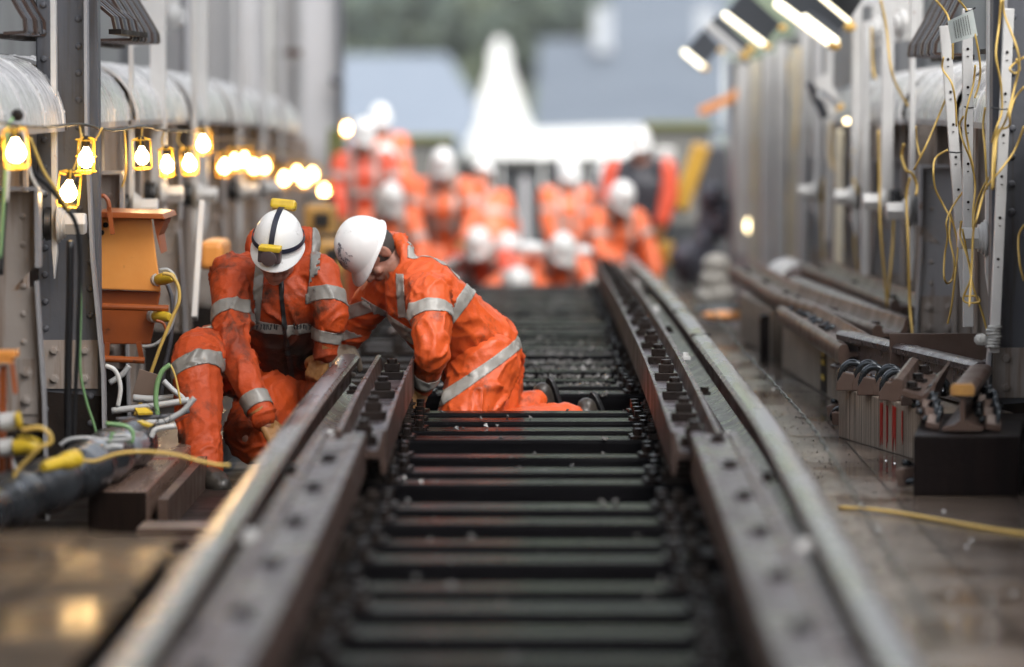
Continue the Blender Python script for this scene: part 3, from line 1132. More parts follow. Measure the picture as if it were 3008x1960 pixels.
for sx in (-1, 1):
    t = thing("side_girder", (sx * 2.1, 0, ZL), "grey side girder of the span at the viewer's back, %s" % ("bulb side" if sx < 0 else "walkway side"), "girder")
    m = MB()
    m.box((min(sx * 2.03, sx * 2.08), -14, -.45), (max(sx * 2.03, sx * 2.08), 8.9, .97))
    link(m.mesh("web"), "web_plate", M_web, t)
    m = MB()
    m.rings([[Vector((sx * (2.1 - math.cos(math.pi * q / 12) * .27), y, .97 + math.sin(math.pi * q / 12) * .27)) for q in range(13)] for y in (-14, 8.9)])
    link(m.mesh("top"), "curved_top_plate", M_barrel, t, smooth=35)

# ================================================================ FESTOON BULBS on the left girder
def wire(m, pts, r, n=6, k=5):
    m.tube(catmull(pts, k), r, n)


BL = [(37, 345, 14.2), (200, 362, 16.1), (160, 440, 15.6), (330, 358, 18.3), (388, 378, 19.2), (440, 375, 20.8), (472, 330, 21.8), (521, 383, 23.6),
      (545, 372, 24.4), (568, 368, 25.2), (590, 384, 26.2), (616, 383, 27.0), (660, 412, 28.6), (690, 400, 29.6), (707, 415, 30.4), (726, 402, 31.2), (754, 441, 32.6), (806, 296, 34.0)]
BLAB = ["caged bulb nearest the picture's edge, glowing beside a draped cable", "caged bulb hanging on a yellow V of flex beyond the slate stanchion", "lowest near caged bulb, hanging against the stanchion above the big nut",
        "caged bulb just beyond the thin hanger bar", "caged bulb hanging beyond the broad hanger plate", "caged bulb just before the second slim hanger bar", "caged bulb hung higher than its neighbours beyond the slim hanger bar",
        "first bulb of the blurred overexposed clump"] + [None] * 9 + ["lone glowing bulb high at the edge of the grey gate tower"]


def cage_lamp(near=True):
    t = thing("caged_bulb", (0, 0, 0), "", "bulb")
    m = MB()
    m.lathe((0, 0, .033), (0, 0, -1), [(0, .009), (.012, .013), (.022, .02), (.036, .0285), (.05, .030), (.064, .026), (.075, .015), (.080, .002)], 18)
    link(m.mesh("bulb"), "bulb", M_bulb if near else M_bulb_far, t, smooth=0)
    m = MB()
    m.lathe((0, 0, .075), (0, 0, -1), [(0, .008), (.004, .014), (.03, .016), (.042, .014), (.043, .003)], 12)
    link(m.mesh("cap"), "bulb_holder", M_black, t, smooth=30)
    m = MB()
    h, b_ = .066, -.066
    for a in range(4):
        ca, sa = math.cos(a * math.pi / 2 + .5), math.sin(a * math.pi / 2 + .5)
        ps = [(ca * .012, sa * .012, h + .004), (ca * .038, sa * .038, h - .004), (ca * .040, sa * .040, h - .02), (ca * .040, sa * .040, b_ + .01), (ca * .034, sa * .034, b_), (0, 0, b_ - .002)]
        m.tube(ps, .0026, 6)
    for z in (h - .006, -.004, b_ + .006):
        m.tube([(math.cos(k * math.pi / 8) * .040, math.sin(k * math.pi / 8) * .040, z) for k in range(17)], .0022, 6)
    link(m.mesh("cage"), "wire_cage", M_cage, t)
    return t


plamp = cage_lamp(True)
plamp_f = cage_lamp(False)
u1 = u2 = False
for i, (x, v, Y) in enumerate(BL):
    c = P(*dp(x, v), Y)
    if i < 7:
        o = plamp if not u1 else dup(plamp)
        u1 = True
    else:
        o = plamp_f if not u2 else dup(plamp_f)
        u2 = True
    o.location = c
    o.rotation_euler = (R(rnd.uniform(-6, 6)), R([3, -4, 12, 2, -3, 5, 0][i] if i < 7 else rnd.uniform(-8, 8)), rnd.uniform(0, 3))
    if BLAB[i]:
        o["label"] = BLAB[i]
    else:
        o["label"] = "blurred glowing bulb in the overexposed row leading to the gate tower"
        o["group"] = "blurred bulbs in the row leading to the gate tower"
    o["category"] = "bulb"
# flex the lamps hang on
fl = [([(185, 290), (190, 320), (200, 333)], 16.1, "short yellow flex, one arm of the V above the second bulb"), ([(238, 296), (222, 325), (204, 333)], 16.1, "short yellow flex, other arm of the V above the second bulb"),
      ([(190, 310), (182, 360), (168, 400), (160, 412)], 15.9, "yellow flex running down from the second bulb to the lowest one"),
      ([(289, 300), (292, 360), (291, 410), (283, 435)], 18.3, "yellow flex hanging between the second bulb and the thin hanger bar"),
      ([(331, 296), (329, 315), (331, 330)], 18.3, "short yellow flex above the bulb beyond the thin hanger bar"), ([(383, 300), (376, 330), (388, 352)], 19.2, "short yellow flex above the bulb beyond the broad hanger plate"),
      ([(418, 305), (414, 330), (438, 350)], 20.8, "short yellow flex above the bulb before the second slim hanger bar")]
for pts, Y, lb in fl:
    m = MB()
    wire(m, [P(*dp(*p), Y) for p in pts], .0042)
    tag(m.build("lamp_flex", M_yel, smooth=0), lb, "cable")

m = MB()
sag = []
for i, (x, v, Y) in enumerate([(-20, 282, 13.9), (90, 296, 15), (188, 289, 16.1), (260, 303, 17.2), (331, 294, 18.3), (384, 303, 19.2), (440, 306, 20.8), (500, 322, 23), (560, 322, 24.8), (620, 345, 27.2), (700, 362, 30.2), (758, 398, 32.6)]):
    sag.append(P(*dp(x, v), Y))
wire(m, sag, .0055, 7)
tag(m.build("supply_cable", M_black, smooth=0), "black supply cable sagging along the drip edge above the row of bulbs", "cable")

# thick draped cables beside the nearest bulb
cb = [([(2, 640), (8, 520), (14, 420), (20, 330), (36, 285), (58, 330), (80, 400), (110, 430), (150, 480), (176, 520), (186, 600), (182, 760), (176, 900), (170, 1040)], 15.0, .009, M_black, "thick black cable draped over the bracket by the nearest bulb and hanging to the floor"),
      ([(16, 470), (22, 360), (40, 290), (56, 320), (70, 400), (90, 440), (100, 447)], 14.6, .006, M_whitec, "pale cable looped over the hook above the nearest bulb"),
      ([(70, 320), (100, 395), (130, 440), (160, 490)], 15.1, .006, M_yel, "yellow cable twisted with the thick black one near the lowest bulb"),
      ([(0, 600), (6, 500), (12, 400), (18, 300), (30, 275)], 14.4, .006, M_grn, "green cable rising at the picture's edge to the hook"),
      ([(184, 560), (188, 700), (186, 850), (200, 930), (222, 1000), (230, 1055)], 15.6, .005, M_grn, "thin green and black lead hanging down the stanchion foot to the duct"),
      ([(163, 560), (162, 700), (158, 860), (158, 1050)], 15.4, .014, M_black, "stiff black cable standing straight before the slate stanchion")]
for pts, Y, r, mt, lb in cb:
    m = MB()
    wire(m, [P(*dp(*p), Y + .02 * i) for i, p in enumerate(pts)], r)
    tag(m.build("cable", mt, smooth=0), lb, "cable")
m = MB()
q = P(*dp(41, 268), 14.6)
m.lathe(q, (0, -1, 0), [(-.02, .016), (.0, .016), (.004, .022), (.012, .022), (.016, .01), (.02, .01), (.021, .001)], 12)
tag(m.build("cable_hook", M_iron), "small dark clip hook holding the draped cables above the nearest bulb", "hook")

# ================================================================ ORANGE TRANSFORMER BOX
def px(Y, *pts): return [P(*dp(*p), Y) for p in pts]


def ob_prism(m, pts, Y, depth):
    m.prism(px(Y, *pts), (0, depth, 0))


t = thing("transformer_box", P(*dp(300, 830), 17.8), "battered orange transformer box hanging behind the slate stanchion, lid on top", "transformer")
m = MB()
q = px(17.55, (222, 505), (352, 507), (374, 678), (226, 672))
q2 = px(17.95, (222, 500), (352, 502), (374, 676), (226, 672))
m.add(q + q2, [(0, 1, 2, 3), (7, 6, 5, 4), (0, 4, 5, 1), (1, 5, 6, 2), (2, 6, 7, 3), (3, 7, 4, 0)])
link(m.mesh("body"), "body", M_orangebox, t, bevel=.006)
m = MB()
ob_prism(m, [(218, 492), (378, 497), (384, 510), (218, 506)], 17.45, .58)
link(m.mesh("lid"), "lid", M_orangedk, t, bevel=.004)
m = MB()
ob_prism(m, [(356, 508), (384, 512), (368, 548), (374, 590), (362, 540)], 17.6, .3)
link(m.mesh("side"), "side_flap", M_orangedk, t)
m = MB()
q = px(17.60, (226, 674), (374, 678), (350, 800), (240, 800))
q2 = px(17.95, (226, 674), (374, 678), (350, 800), (240, 800))
m.add(q + q2, [(0, 1, 2, 3), (7, 6, 5, 4), (0, 4, 5, 1), (1, 5, 6, 2), (2, 6, 7, 3), (3, 7, 4, 0)])
link(m.mesh("lower"), "lower_hopper", M_orangedk, t, bevel=.005)
for a, b in (((228, 712), (392, 717)), ((240, 834), (336, 838))):
    m = MB()
    m.tube([P(*dp(*a), 17.5), P(*dp(*b), 17.5)], .014, 10)
    link(m.mesh("rod"), "skid_bar", M_orangedk, t, smooth=30)
for a, b in (((322, 795), (330, 835)), ((250, 797), (248, 832))):
    m = MB()
    m.beam(P(*dp(*a), 17.6), P(*dp(*b), 17.6), .02, .02)
    link(m.mesh("leg"), "leg", M_orangedk, t)
m = MB()
m.beam(P(*dp(253, 480), 17.42), P(*dp(262, 545), 17.40), .018, .01, up=(0, 1, 0))
m.tube(catmull(px(17.4, (226, 492), (224, 470), (238, 455), (250, 465), (254, 482)), 5), .009, 8)
link(m.mesh("handle"), "lifting_handle", M_orangedk, t, smooth=30)
m = MB()
for p in ((246, 523), (236, 541)):
    m.lathe(P(*dp(*p), 17.53), (0, -1, 0), [(0, .012), (.008, .012), (.009, .001)], 8)
link(m.mesh("bolt"), "bolt", M_iron, t)
for p, q in (((368, 650), (402, 645)), ((362, 735), (394, 738))):
    a, b = P(*dp(*p), 17.55), P(*dp(*q), 17.45)
    m = MB()
    d_ = (b - a).normalized()
    m.lathe(a, d_, [(0, .022), (.03, .022), (.032, .026), ((b - a).length - .01, .020), ((b - a).length, .012)], 14)
    link(m.mesh("plug"), "plug", M_yelplug, t, smooth=35)
    m = MB()
    m.lathe(a - d_ * .03, d_, [(0, .028), (.028, .028)], 14)
    link(m.mesh("socket"), "socket", M_light, t, smooth=35)

# second orange piece at the very edge: a cable stand with sockets
t = thing("socket_stand", P(*dp(20, 1090), 14.0), "rusty orange stand with beige sockets and a yellow plug at the picture's edge", "stand")
m = MB()
m.cbox(P(*dp(14, 822), 14.0), (.075, .1, .022))
m.cbox(P(*dp(12, 836), 14.0), (.055, .09, .02))
link(m.mesh("top"), "top_plate", M_orangebox, t, bevel=.003)
m = MB()
m.beam(P(*dp(8, 850), 14.0), P(*dp(4, 1110), 14.0), .022, .03, up=(0, 1, 0))
m.beam(P(*dp(28, 845), 13.95), P(*dp(36, 915), 13.95), .014, .02, up=(0, 1, 0))
m.beam(P(*dp(24, 1040), 13.95), P(*dp(26, 1090), 13.95), .01, .02, up=(0, 1, 0))
link(m.mesh("post"), "post", M_orangedk, t, bevel=.002)
for (a, b, mm) in (((0, 982), (38, 978), M_light), ((0, 1042), (32, 1038), M_light)):
    p, q = P(*dp(*a), 13.9), P(*dp(*b), 13.9)
    m = MB()
    m.lathe(p, (q - p), [(0, .03), ((q - p).length, .03)], 16)
    link(m.mesh("socket"), "socket", mm, t, smooth=35, bevel=.002)
for a, b in (((38, 978), (50, 976)), ((32, 1040), (90, 1036))):
    p, q = P(*dp(*a), 13.88), P(*dp(*b), 13.88)
    m = MB()
    L_ = (q - p).length
    m.lathe(p, (q - p), [(0, .026), (L_ * .5, .027), (L_ * .55, .029), (L_ * .9, .028), (L_, .022)], 16)
    link(m.mesh("plug"), "plug", M_yelplug, t, smooth=35)

# loose connector on the duct
t = thing("cable_connector", P(*dp(130, 1085), 13.8), "yellow cable connector lying on the black duct", "connector")
p, q = P(*dp(100, 1086), 13.7), P(*dp(178, 1066), 13.85)
m = MB()
L_ = (q - p).length
m.lathe(p, q - p, [(0, .014), (.01, .018), (.05, .021), (L_ * .62, .023), (L_ * .66, .030), (L_ * .98, .031), (L_, .026)], 16)
link(m.mesh("body"), "body", M_yelplug, t, smooth=35)
m = MB()
m.lathe(q, q - p, [(0, .024), (.006, .024), (.007, .005)], 16)
link(m.mesh("face"), "socket_face", M_yelplug, t)

# ================================================================ FLOOR CABLES, DUCT, TIMBER beam
fc = [([(30, 1128), (36, 1100), (70, 1062), (92, 1040), (118, 1028), (112, 1005), (88, 994), (50, 1000)], 13.75, .0075, M_yel, "yellow cable curling from the beige socket down over the duct"),
      ([(180, 1068), (220, 1072), (270, 1056), (330, 1050), (400, 1056), (450, 1068), (500, 1080), (535, 1082)], 14.2, .0065, M_yel, "yellow cable crossing the timber baulk to the kneeling worker's boot"),
      ([(378, 636), (398, 640), (414, 665), (416, 700), (400, 740), (375, 800), (350, 870), (330, 930), (312, 966)], 17.3, .0075, M_yel, "orange-yellow cable arching from the transformer plug down to the floor"),
      ([(370, 628), (392, 628), (410, 655), (408, 720), (392, 770), (362, 800), (330, 806)], 17.5, .007, M_gryc, "grey cable looping beside the transformer box"),
      ([(388, 660), (400, 700), (398, 780), (382, 860), (372, 940)], 17.6, .009, M_dkgrey, "slate hose hanging down behind the transformer plugs"),
      ([(362, 745), (380, 752), (388, 775)], 17.4, .006, M_orangedk, "short red lead beneath the lower transformer plug"),
      ([(396, 848), (378, 862), (366, 890), (362, 930), (368, 972)], 16.4, .010, M_grn, "green hose bent in an arch beside the kneeling worker's knee"),
      ([(396, 848), (406, 870), (414, 905), (420, 940)], 16.4, .004, M_yel, "thin yellowish lead dropping from the green arch"),
      ([(245, 850), (268, 862), (280, 900), (274, 945)], 16.6, .009, M_whitec, "beige hose arching at the foot of the slate stanchion"),
      ([(246, 985), (290, 990), (308, 1005), (306, 1030)], 15.2, .008, M_grn, "green-white hose looping on the floor behind the duct end"),
      ([(250, 1040), (258, 1020), (263, 1005)], 14.9, .008, M_grn, "short upright green hose stub behind the duct"),
      ([(140, 1035), (160, 1022), (200, 1018), (250, 1024), (300, 1020), (290, 1012), (262, 1014)], 14.9, .008, M_gryc, "grey-white cable lying in a flat loop behind the duct"),
      ([(210, 1060), (235, 1048), (260, 1038), (285, 1040)], 14.7, .011, M_gryc, "pale grey hose end poking out behind the duct"),
      ([(290, 1008), (318, 1006), (338, 984), (380, 980), (420, 960), (440, 940), (452, 925)], 15.9, .011, M_gryc, "thick grey hose snaking to the kneeling worker's leg"),
      ([(352, 1016), (360, 1000), (378, 994), (408, 990)], 15.6, .010, M_whitec, "white hose stub bending up beside the timber baulk"),
      ([(260, 955), (320, 948), (380, 940), (440, 930)], 16.6, .013, M_gryc, "straight grey conduit lying behind the floor cables"),
      ([(270, 975), (330, 972), (400, 966), (440, 955)], 16.2, .009, M_dkgrey, "dark slate hose lying behind the floor cables"),
      ([(310, 925), (350, 928), (400, 925), (440, 915)], 17.0, .015, M_gryc, "light grey pipe lying across the cable heap"),
      ([(380, 885), (400, 905), (424, 925), (436, 945)], 16.8, .011, M_gryc, "grey hose slanting down onto the cable heap"),
      ([(255, 890), (285, 870), (300, 850)], 17.0, .012, M_gryc, "slate-blue hose rising behind the beige one"),
      ([(20, 1045), (26, 1070), (44, 1110), (60, 1130)], 14.0, .009, M_gryc, "grey hose dropping behind the beige sockets")]
for pts, Y, r, mt, lb in fc:
    m = MB()
    wire(m, [P(*dp(*p), Y) for p in pts], r, 8)
    tag(m.build("floor_cable", mt, smooth=0), lb, "cable")
# thin dark cable ties sticking up
for k, (a, b, Y) in enumerate([((340, 1010), (375, 960), 15.6), ((372, 995), (340, 945), 15.7), ((385, 1000), (392, 958), 15.7), ((380, 1000), (440, 965), 15.7), ((395, 995), (310, 1000), 15.6), ((390, 990), (330, 930), 15.8)]):
    m = MB()
    A, B = P(*dp(*a), Y), P(*dp(*b), Y)
    wire(m, [A, A.lerp(B, .5) + Vector((.01, 0, .008)), B], .0018, 5)
    o = tag(m.build("cable_tie", M_black), "thin black cable tie end sticking out of the cable heap", "cable tie", "cable tie ends on the heap")
# debris flakes: yellow tag pieces
for k, (x, v, Y) in enumerate([(332, 957, 16.2), (335, 986, 15.7), (66, 1022, 13.7)]):
    c = P(*dp(x, v), Y)
    m = MB()
    m.box((-.028, -.03, 0), (.03, .02, .008), Matrix.Translation(c) @ Matrix.Rotation(k + .4, 4, 'Z') @ Matrix.Rotation(.35, 4, 'X'))
    tag(m.build("yellow_tag", M_yelplug), ["small yellow tag on the cable heap by the green arch", "small yellow scrap beside the green-white hose loop", "pale yellow label tag under the curling cable"][k], "tag")
# cardboard scrap
m = MB()
m.box((-.05, -.003, 0), (.045, .003, .11), Matrix.Translation(P(*dp(335, 925), 17.1)) @ Matrix.Rotation(.3, 4, 'Y') @ Matrix.Rotation(.2, 4, 'X'))
tag(m.build("board_scrap", mat("brown_card", (.2, .14, .11), .6, var=(.26, .19, .15))), "brown scrap of board leaning under the transformer box", "board")

# ribbed duct
path = catmull([P(*dp(-90, 1205), 13.25), P(*dp(-20, 1180), 13.6), P(*dp(60, 1150), 13.95), P(*dp(140, 1118), 14.25), P(*dp(215, 1082), 14.7), P(*dp(262, 1052), 15.3), P(*dp(310, 1030), 15.8)], 10)
m = MB()
L = len(path)
rs = []
for i in range(L):
    f = i / 10.5
    fr = f - math.floor(f)
    rs.append(.052 + .042 * math.sin(fr * math.pi) ** .5 + .004 * math.sin(i * 1.7))
m.tube(path, rs, 18)
tag(m.build("flexible_duct", M_duct, smooth=0), "glossy black bulging duct lying along the cable way", "duct")

# bin bag like sleeve next to the duct end
path = catmull([P(*dp(200, 1078), 14.6), P(*dp(240, 1050), 15.0), P(*dp(290, 1040), 15.3), P(*dp(345, 1022), 15.9)], 6)
m = MB()
m.tube(path, [.06, .066, .05, .068, .06, .05, .07, .064, .052, .06, .05, .062, .066, .05, .054, .046, .04, .035, .03][:len(path)], 12)
tag(m.build("duct_sleeve", mat("pale_blue_grey_film", (.2, .22, .25), .15, var=(.3, .32, .35), vscale=9, bump=.006, bscale=25), smooth=0), "crumpled blue-grey sleeve over the duct's far end", "sleeve")

# timber baulk
t = thing("timber_baulk", (-1.46, 16.5, ZL - .04), "long brown wet timber baulk lying beside the duct, end face dark", "timber")
m = MB()
m.box((-1.565, 14.75, -.46), (-1.36, 16.55, -.285))
link(m.mesh("b"), "near_length", M_wood, t, bevel=.007)
m = MB()
m.box((-1.56, 16.562, -.46), (-1.365, 18.6, -.288))
link(m.mesh("b"), "far_length", M_wood, t, bevel=.007)
m = MB()
m.box((-1.563, 14.746, -.458), (-1.362, 14.7495, -.29))
link(m.mesh("e"), "end_face", M_woodend, t)
m = MB()
m.box((-1.555, 16.0, -.2845), (-1.37, 16.07, -.2835))
link(m.mesh("r"), "red_paint_mark", mat("faded_red_paint", (.22, .02, .02), .4, var=(.1, .02, .02), vscale=30), t)
tag(link((lambda mm: (mm.box((-1.335, 14.9, -.455), (-1.30, 18.4, -.33)), mm.mesh("angle"))[1])(MB()), "steel_angle", M_rustrail, None, (-1.32, 16.5, -.455)), "rusty steel angle lying against the timber baulk", "steel angle")
# flat plate scrap under the near end of the baulk
m = MB()
m.box((-1.33, 14.05, ZL + .03), (-1.02, 14.3, ZL + .055))
m.box((-1.32, 13.98, ZL + .008), (-1.1, 14.05, ZL + .03))
tag(m.build("steel_packer", M_rustrail, bevel=.003), "rusty flat steel packer lying before the end of the timber baulk", "plate")
m = MB()
m.cbox(P(*dp(130, 1255), 13.6), (.02, .05, .03), Matrix.Rotation(.5, 3, 'Z'))
m.lathe(P(*dp(136, 1250), 13.6), (.3, .2, 1), [(0, .012), (.03, .012), (.031, .001)], 6)
tag(m.build("steel_wedge", M_iron), "small black wedge on the glowing walkway plate", "wedge")

# ================================================================ BLOCKS, RAIL OFFCUTS, CLIPS on the boards
def face_block(name, a, b, depth, z0, z1_, mt, label, endm=None, extra=None):
    a, b = Vector(a), Vector(b)
    d = (b - a)
    L_ = d.length
    d.normalize()
    n_ = Vector((-d.y, d.x, 0))
    if n_.y < 0 and abs(n_.y) > abs(n_.x): n_ = -n_
    if n_.x < 0 and abs(n_.x) >= abs(n_.y): n_ = -n_
    t = thing(name, (a.x, a.y, z0), label, "timber block")
    m = MB()
    m.prism([(a.x, a.y, z0), (b.x, b.y, z0), (b.x, b.y, z1_), (a.x, a.y, z1_)], n_ * depth)
    link(m.mesh("blk"), "block", mt, t, bevel=.005)
    if extra: extra(t, a, d, n_, L_)
    return t


M_grain = mat("wet_end_grain_block", (.30, .235, .18), .3, var=(.42, .35, .28), vscale=3, streak=(.02, .014, .01), stamt=1.0, stscale=(60, 60, 1.2), rough2=.5, bump=.002, bscale=40)
M_darkblk = mat("dark_end_grain_block", (.006, .004, .004), .4, var=(.014, .009, .008), vscale=4, streak=(.004, .003, .003), stamt=1, stscale=(50, 50, 1.2), rough2=.5, bump=.002, bscale=40, spec=.08)


def redpaint(t, a, d, n_, L_):
    for s0, wd, zt, zb in ((.43, .05, -.115, -.26), (.49, .03, -.12, -.27), (.55, .06, -.115, -.265), (.64, .018, -.125, -.24)):
        m = MB()
        p = a + d * (L_ * s0) - n_ * .002
        q = p + d * wd * .8
        k = 5
        top = [p.lerp(q, i / k) for i in range(k + 1)]
        vs = [(v.x, v.y, zt + rnd.uniform(-.004, .002)) for v in top] + [(v.x, v.y, zb + rnd.uniform(-.03, .03)) for v in top][::-1]
        m.prism([Vector(v) for v in vs], n_ * -.0015)
        link(m.mesh("paint"), "red_paint", mat("wet_red_marking_paint", (.50, .03, .02), .3, streak=(.04, .01, .008), stamt=1.1, stscale=(90, 90, 2)), t)


face_block("timber_block", (1.215, 17.25, 0), (1.50, 15.85, 0), .28, ZR, -.098, M_grain, "wet timber block with red paint streaks, rail clips in a row on top", extra=redpaint)
tb = thing("timber_block", (1.48, 15.4, ZR), "near-black timber block standing nearest the viewer, end towards the viewer", "timber block")
m = MB()
m.prism([(1.297, 14.72, ZR), (1.665, 14.72, ZR), (1.80, 15.75, ZR), (1.425, 15.75, ZR)], (0, 0, -.09 - ZR))
link(m.mesh("b"), "block", M_darkblk, tb, bevel=.006)


def yellowmark(t, a, d, n_, L_):
    p = a + d * (L_ * .80) - n_ * .002
    m = MB()
    q = p + d * .24
    m.prism([(p.x, p.y, ZR + .01), (q.x, q.y, ZR + .01), (q.x, q.y, -.075), (p.x, p.y, -.075)], n_ * -.003)
    link(m.mesh("tag"), "black_panel", M_tar, t)
    for z in (-.11, -.15, -.22):
        c = p.lerp(q, .5) - n_ * .005
        m = MB()
        m.prism([(c - d * .06) + Vector((0, 0, z - .012)), (c + d * .06) + Vector((0, 0, z - .012)), (c + d * .05) + Vector((0, 0, z + .012)), (c - d * .05) + Vector((0, 0, z + .012))], n_ * -.002)
        link(m.mesh("dot"), "yellow_mark", M_yelplug, t)


face_block("timber_block", (1.235, 21.6, 0), (1.335, 19.35, 0), .3, ZR, -.07, M_grain, "timber block with a black panel of yellow marks, silvery clips on top", extra=yellowmark)
face_block("timber_block", (1.34, 19.3, 0), (1.50, 18.1, 0), .3, ZR, -.09, M_grain, "pale dripping timber block between the red-streaked one and the yellow-marked one")
face_block("timber_block", (1.16, 24.6, 0), (1.235, 22.6, 0), .3, ZR + drop(23), -.06, M_grain, "blurred pale timber block at the far end of the rail offcuts")
m = MB()
m.box((1.165, 22.3, ZR - .02), (1.21, 22.5, -.07))
tag(m.build("timber_post", M_darkblk, bevel=.006), "short dark post under the far end of the longest rail offcut", "post")

PROF_I = PROF_RAIL


def offcut(label, a, b, ang, mt=M_rustrail, bolts=True):
    a, b = Vector(a), Vector(b)
    t = thing("rail_offcut", (a.x, a.y, a.z - .1), label, "rail offcut")
    m = MB()
    sweep(m, PROF_I, [a, a.lerp(b, .33), a.lerp(b, .66), b], ang)
    link(m.mesh("rail"), "rail_body", mt, t, smooth=35)
    if bolts:
        d = (b - a).normalized()
        x = d.cross(Vector((0, 0, 1))).normalized()
        u = x.cross(d)
        for s_ in (.12, .5, .88):
            c = a.lerp(b, s_) + (x * (-math.sin(ang) * -.08) + u * (math.cos(ang) * -.08))
            m = MB()
            m.lathe(c + Vector((0, 0, .006)), (0, 0, 1), [(0, .034), (.012, .034), (.013, .02), (.032, .02), (.033, .002)], 6)
            link(m.mesh("bolt"), "web_bolt", M_iron, t)
    return t


H90 = math.pi / 2
# lying on their side: ang = +-90 deg puts the web flat; path point is the head top
offcut("brown sideways rail offcut with three bolts, cut end above the row of clips", (1.27, 18.05, -.015), (1.17, 21.0, .0), H90)
offcut("head-up rail offcut with a bright running top, lying diagonally before the girder", (1.69, 16.15, .075), (1.32, 18.3, .075), 0, M_rail, False)
offcut("short head-up rail with rust-yellow cut end, standing on the near-black block", (1.475, 14.82, .078), (1.66, 16.0, .078), 0, M_rustrail, False)
m = MB()
sweep(m, [(-.040, -.036), (.040, -.036), (.042, -.010), (.034, .002), (-.034, .002), (-.042, -.010)], [Vector((1.4735, 14.805, .080)), Vector((1.480, 14.86, .080))])
tag(m.build("painted_rail_end", mat("ochre_marking_paint", (.42, .22, .05), .45, var=(.25, .12, .04), vscale=30)), "ochre painted end cap on the head of the short rail above the near-black block", "rail end")
offcut("short sideways rail trough tilted over the near-black block, one bolt inside", (1.262, 15.35, .03), (1.40, 16.25, .05), H90 * .82, M_rustrail, True)
offcut("sideways rail offcut leaning behind the diagonal one, with bolts", (1.48, 18.9, .02), (1.19, 22.0, .03), H90, M_rustrail)
offcut("long sideways rail offcut farthest along the stack", (1.23, 22.0, .01), (1.18, 26.5, -.02), H90, M_rustrail)
offcut("pale-edged rail offcut ending beside the yellow wires", (1.66, 19.3, .08), (1.42, 23.5, .08), 0, M_rail, False)
offcut("rail offcut lying closest to the girder foot, flat plate on its end", (1.70, 20.6, .05), (1.55, 25.5, .03), H90, M_rustrail)
m = MB()
m.box((1.43, 17.35, -.03), (1.86, 17.37, .115), Matrix.Translation((0, 0, 0)))
tag(m.build("flat_plate", M_rustrail, bevel=.003, loc=(1.65, 17.36, -.03)), "long brown steel plate standing on edge behind the diagonal rail", "plate")
m = MB()
sweep(m, PROF_RAIL, [Vector((1.78, 16.9, .04)), Vector((2.0, 16.7, .04))], 0)
tag(m.build("rail_stub", M_railtop, smooth=35), "bright rail stub poking out at the picture's edge behind the brown plate", "rail offcut")


# spring clips ----------------------------------------------------------
def clip_proto():
    t = thing("rail_clip", (0, 0, 0), "", "rail clip")
    m = MB()
    pts = [(-.03, 0, .006), (-.034, .0, .03), (-.028, .0, .058), (-.008, .0, .074), (.016, .0, .070), (.030, .0, .052), (.030, .01, .034), (.018, .03, .030), (0, .045, .03), (-.018, .05, .022)]
    m.tube(catmull(pts, 4), .0095, 8)
    link(m.mesh("clip"), "sprung_hook", mat("glossy_black_clip_steel", (.03, .035, .04), .12, metal=.6, rough2=.3, rscale=30), t, smooth=0)
    m = MB()
    m.prism([(-.045, -.012, 0), (.012, -.012, 0), (.004, -.012, .045), (-.026, -.012, .05), (-.044, -.012, .02)], (0, .05, 0))
    link(m.mesh("shoulder"), "shoulder", M_rustrail, t, bevel=.003)
    return t


pc = clip_proto()
first = True


def clip(loc, rz, label, grp, tilt=0, sc=1.0):
    global first
    o = pc if first else dup(pc)
    first = False
    o.location = loc
    o.rotation_euler = (tilt, 0, rz)
    o.scale = (sc, sc, sc)
    o["label"] = label
    o["group"] = grp
    return o


for k in range(8):
    f = k / 7
    clip((1.26 + .22 * f + (k % 2) * .03, 17.05 - .95 * f + (k % 2) * .12, -.097), R(-8 + rnd.uniform(-6, 6)), "glossy black spring clip in the row standing on the red-streaked block", "clips standing on the red-streaked block", 0, 1.5)
for k in range(7):
    clip((1.27 + .012 * k + .02 * (k % 2), 21.2 - .28 * k, -.068), R(rnd.uniform(-12, 8)), "blurred silvery spring clip standing on the yellow-marked block", "clips standing on the yellow-marked block", 0, 1.2)
for k in range(10):
    clip((1.395 + .05 * (k / 10) + rnd.uniform(-.015, .015), 15.0 + .11 * k, -.088 + .018 * (k % 3)), R(90 + rnd.uniform(-20, 20)), "black spring clip in the heap between the tilted trough and the short rail", "clips heaped between the tilted trough and the short rail", R(12))
for k in range(14):
    clip((1.60 + .05 * (k / 14) + rnd.uniform(-.01, .01), 14.95 + .085 * k, -.088 + .02 * (k % 3)), R(90 + rnd.uniform(-12, 12)), "black spring clip in the neat stack on the wall side of the short rail", "clips stacked on the wall side of the short rail", R(8), 1.1)
clip(P(*dp(2095, 1107), 14.93) + Vector((0, 0, -.02)), R(70), "black spring clip lying loose on the boards before the red-streaked block", "loose clips on the boards", R(80), 1.3)
clip(P(*dp(1928, 950), 18.2) + Vector((0, 0, -.03)), R(80), "black spring clips lying loose below the yellow-marked block", "loose clips on the boards", R(80), 1.2)
clip(P(*dp(1940, 965), 17.8) + Vector((0, 0, -.03)), R(150), "black spring clip lying loose behind the corner of the red-streaked block", "loose clips on the boards", R(80), 1.1)

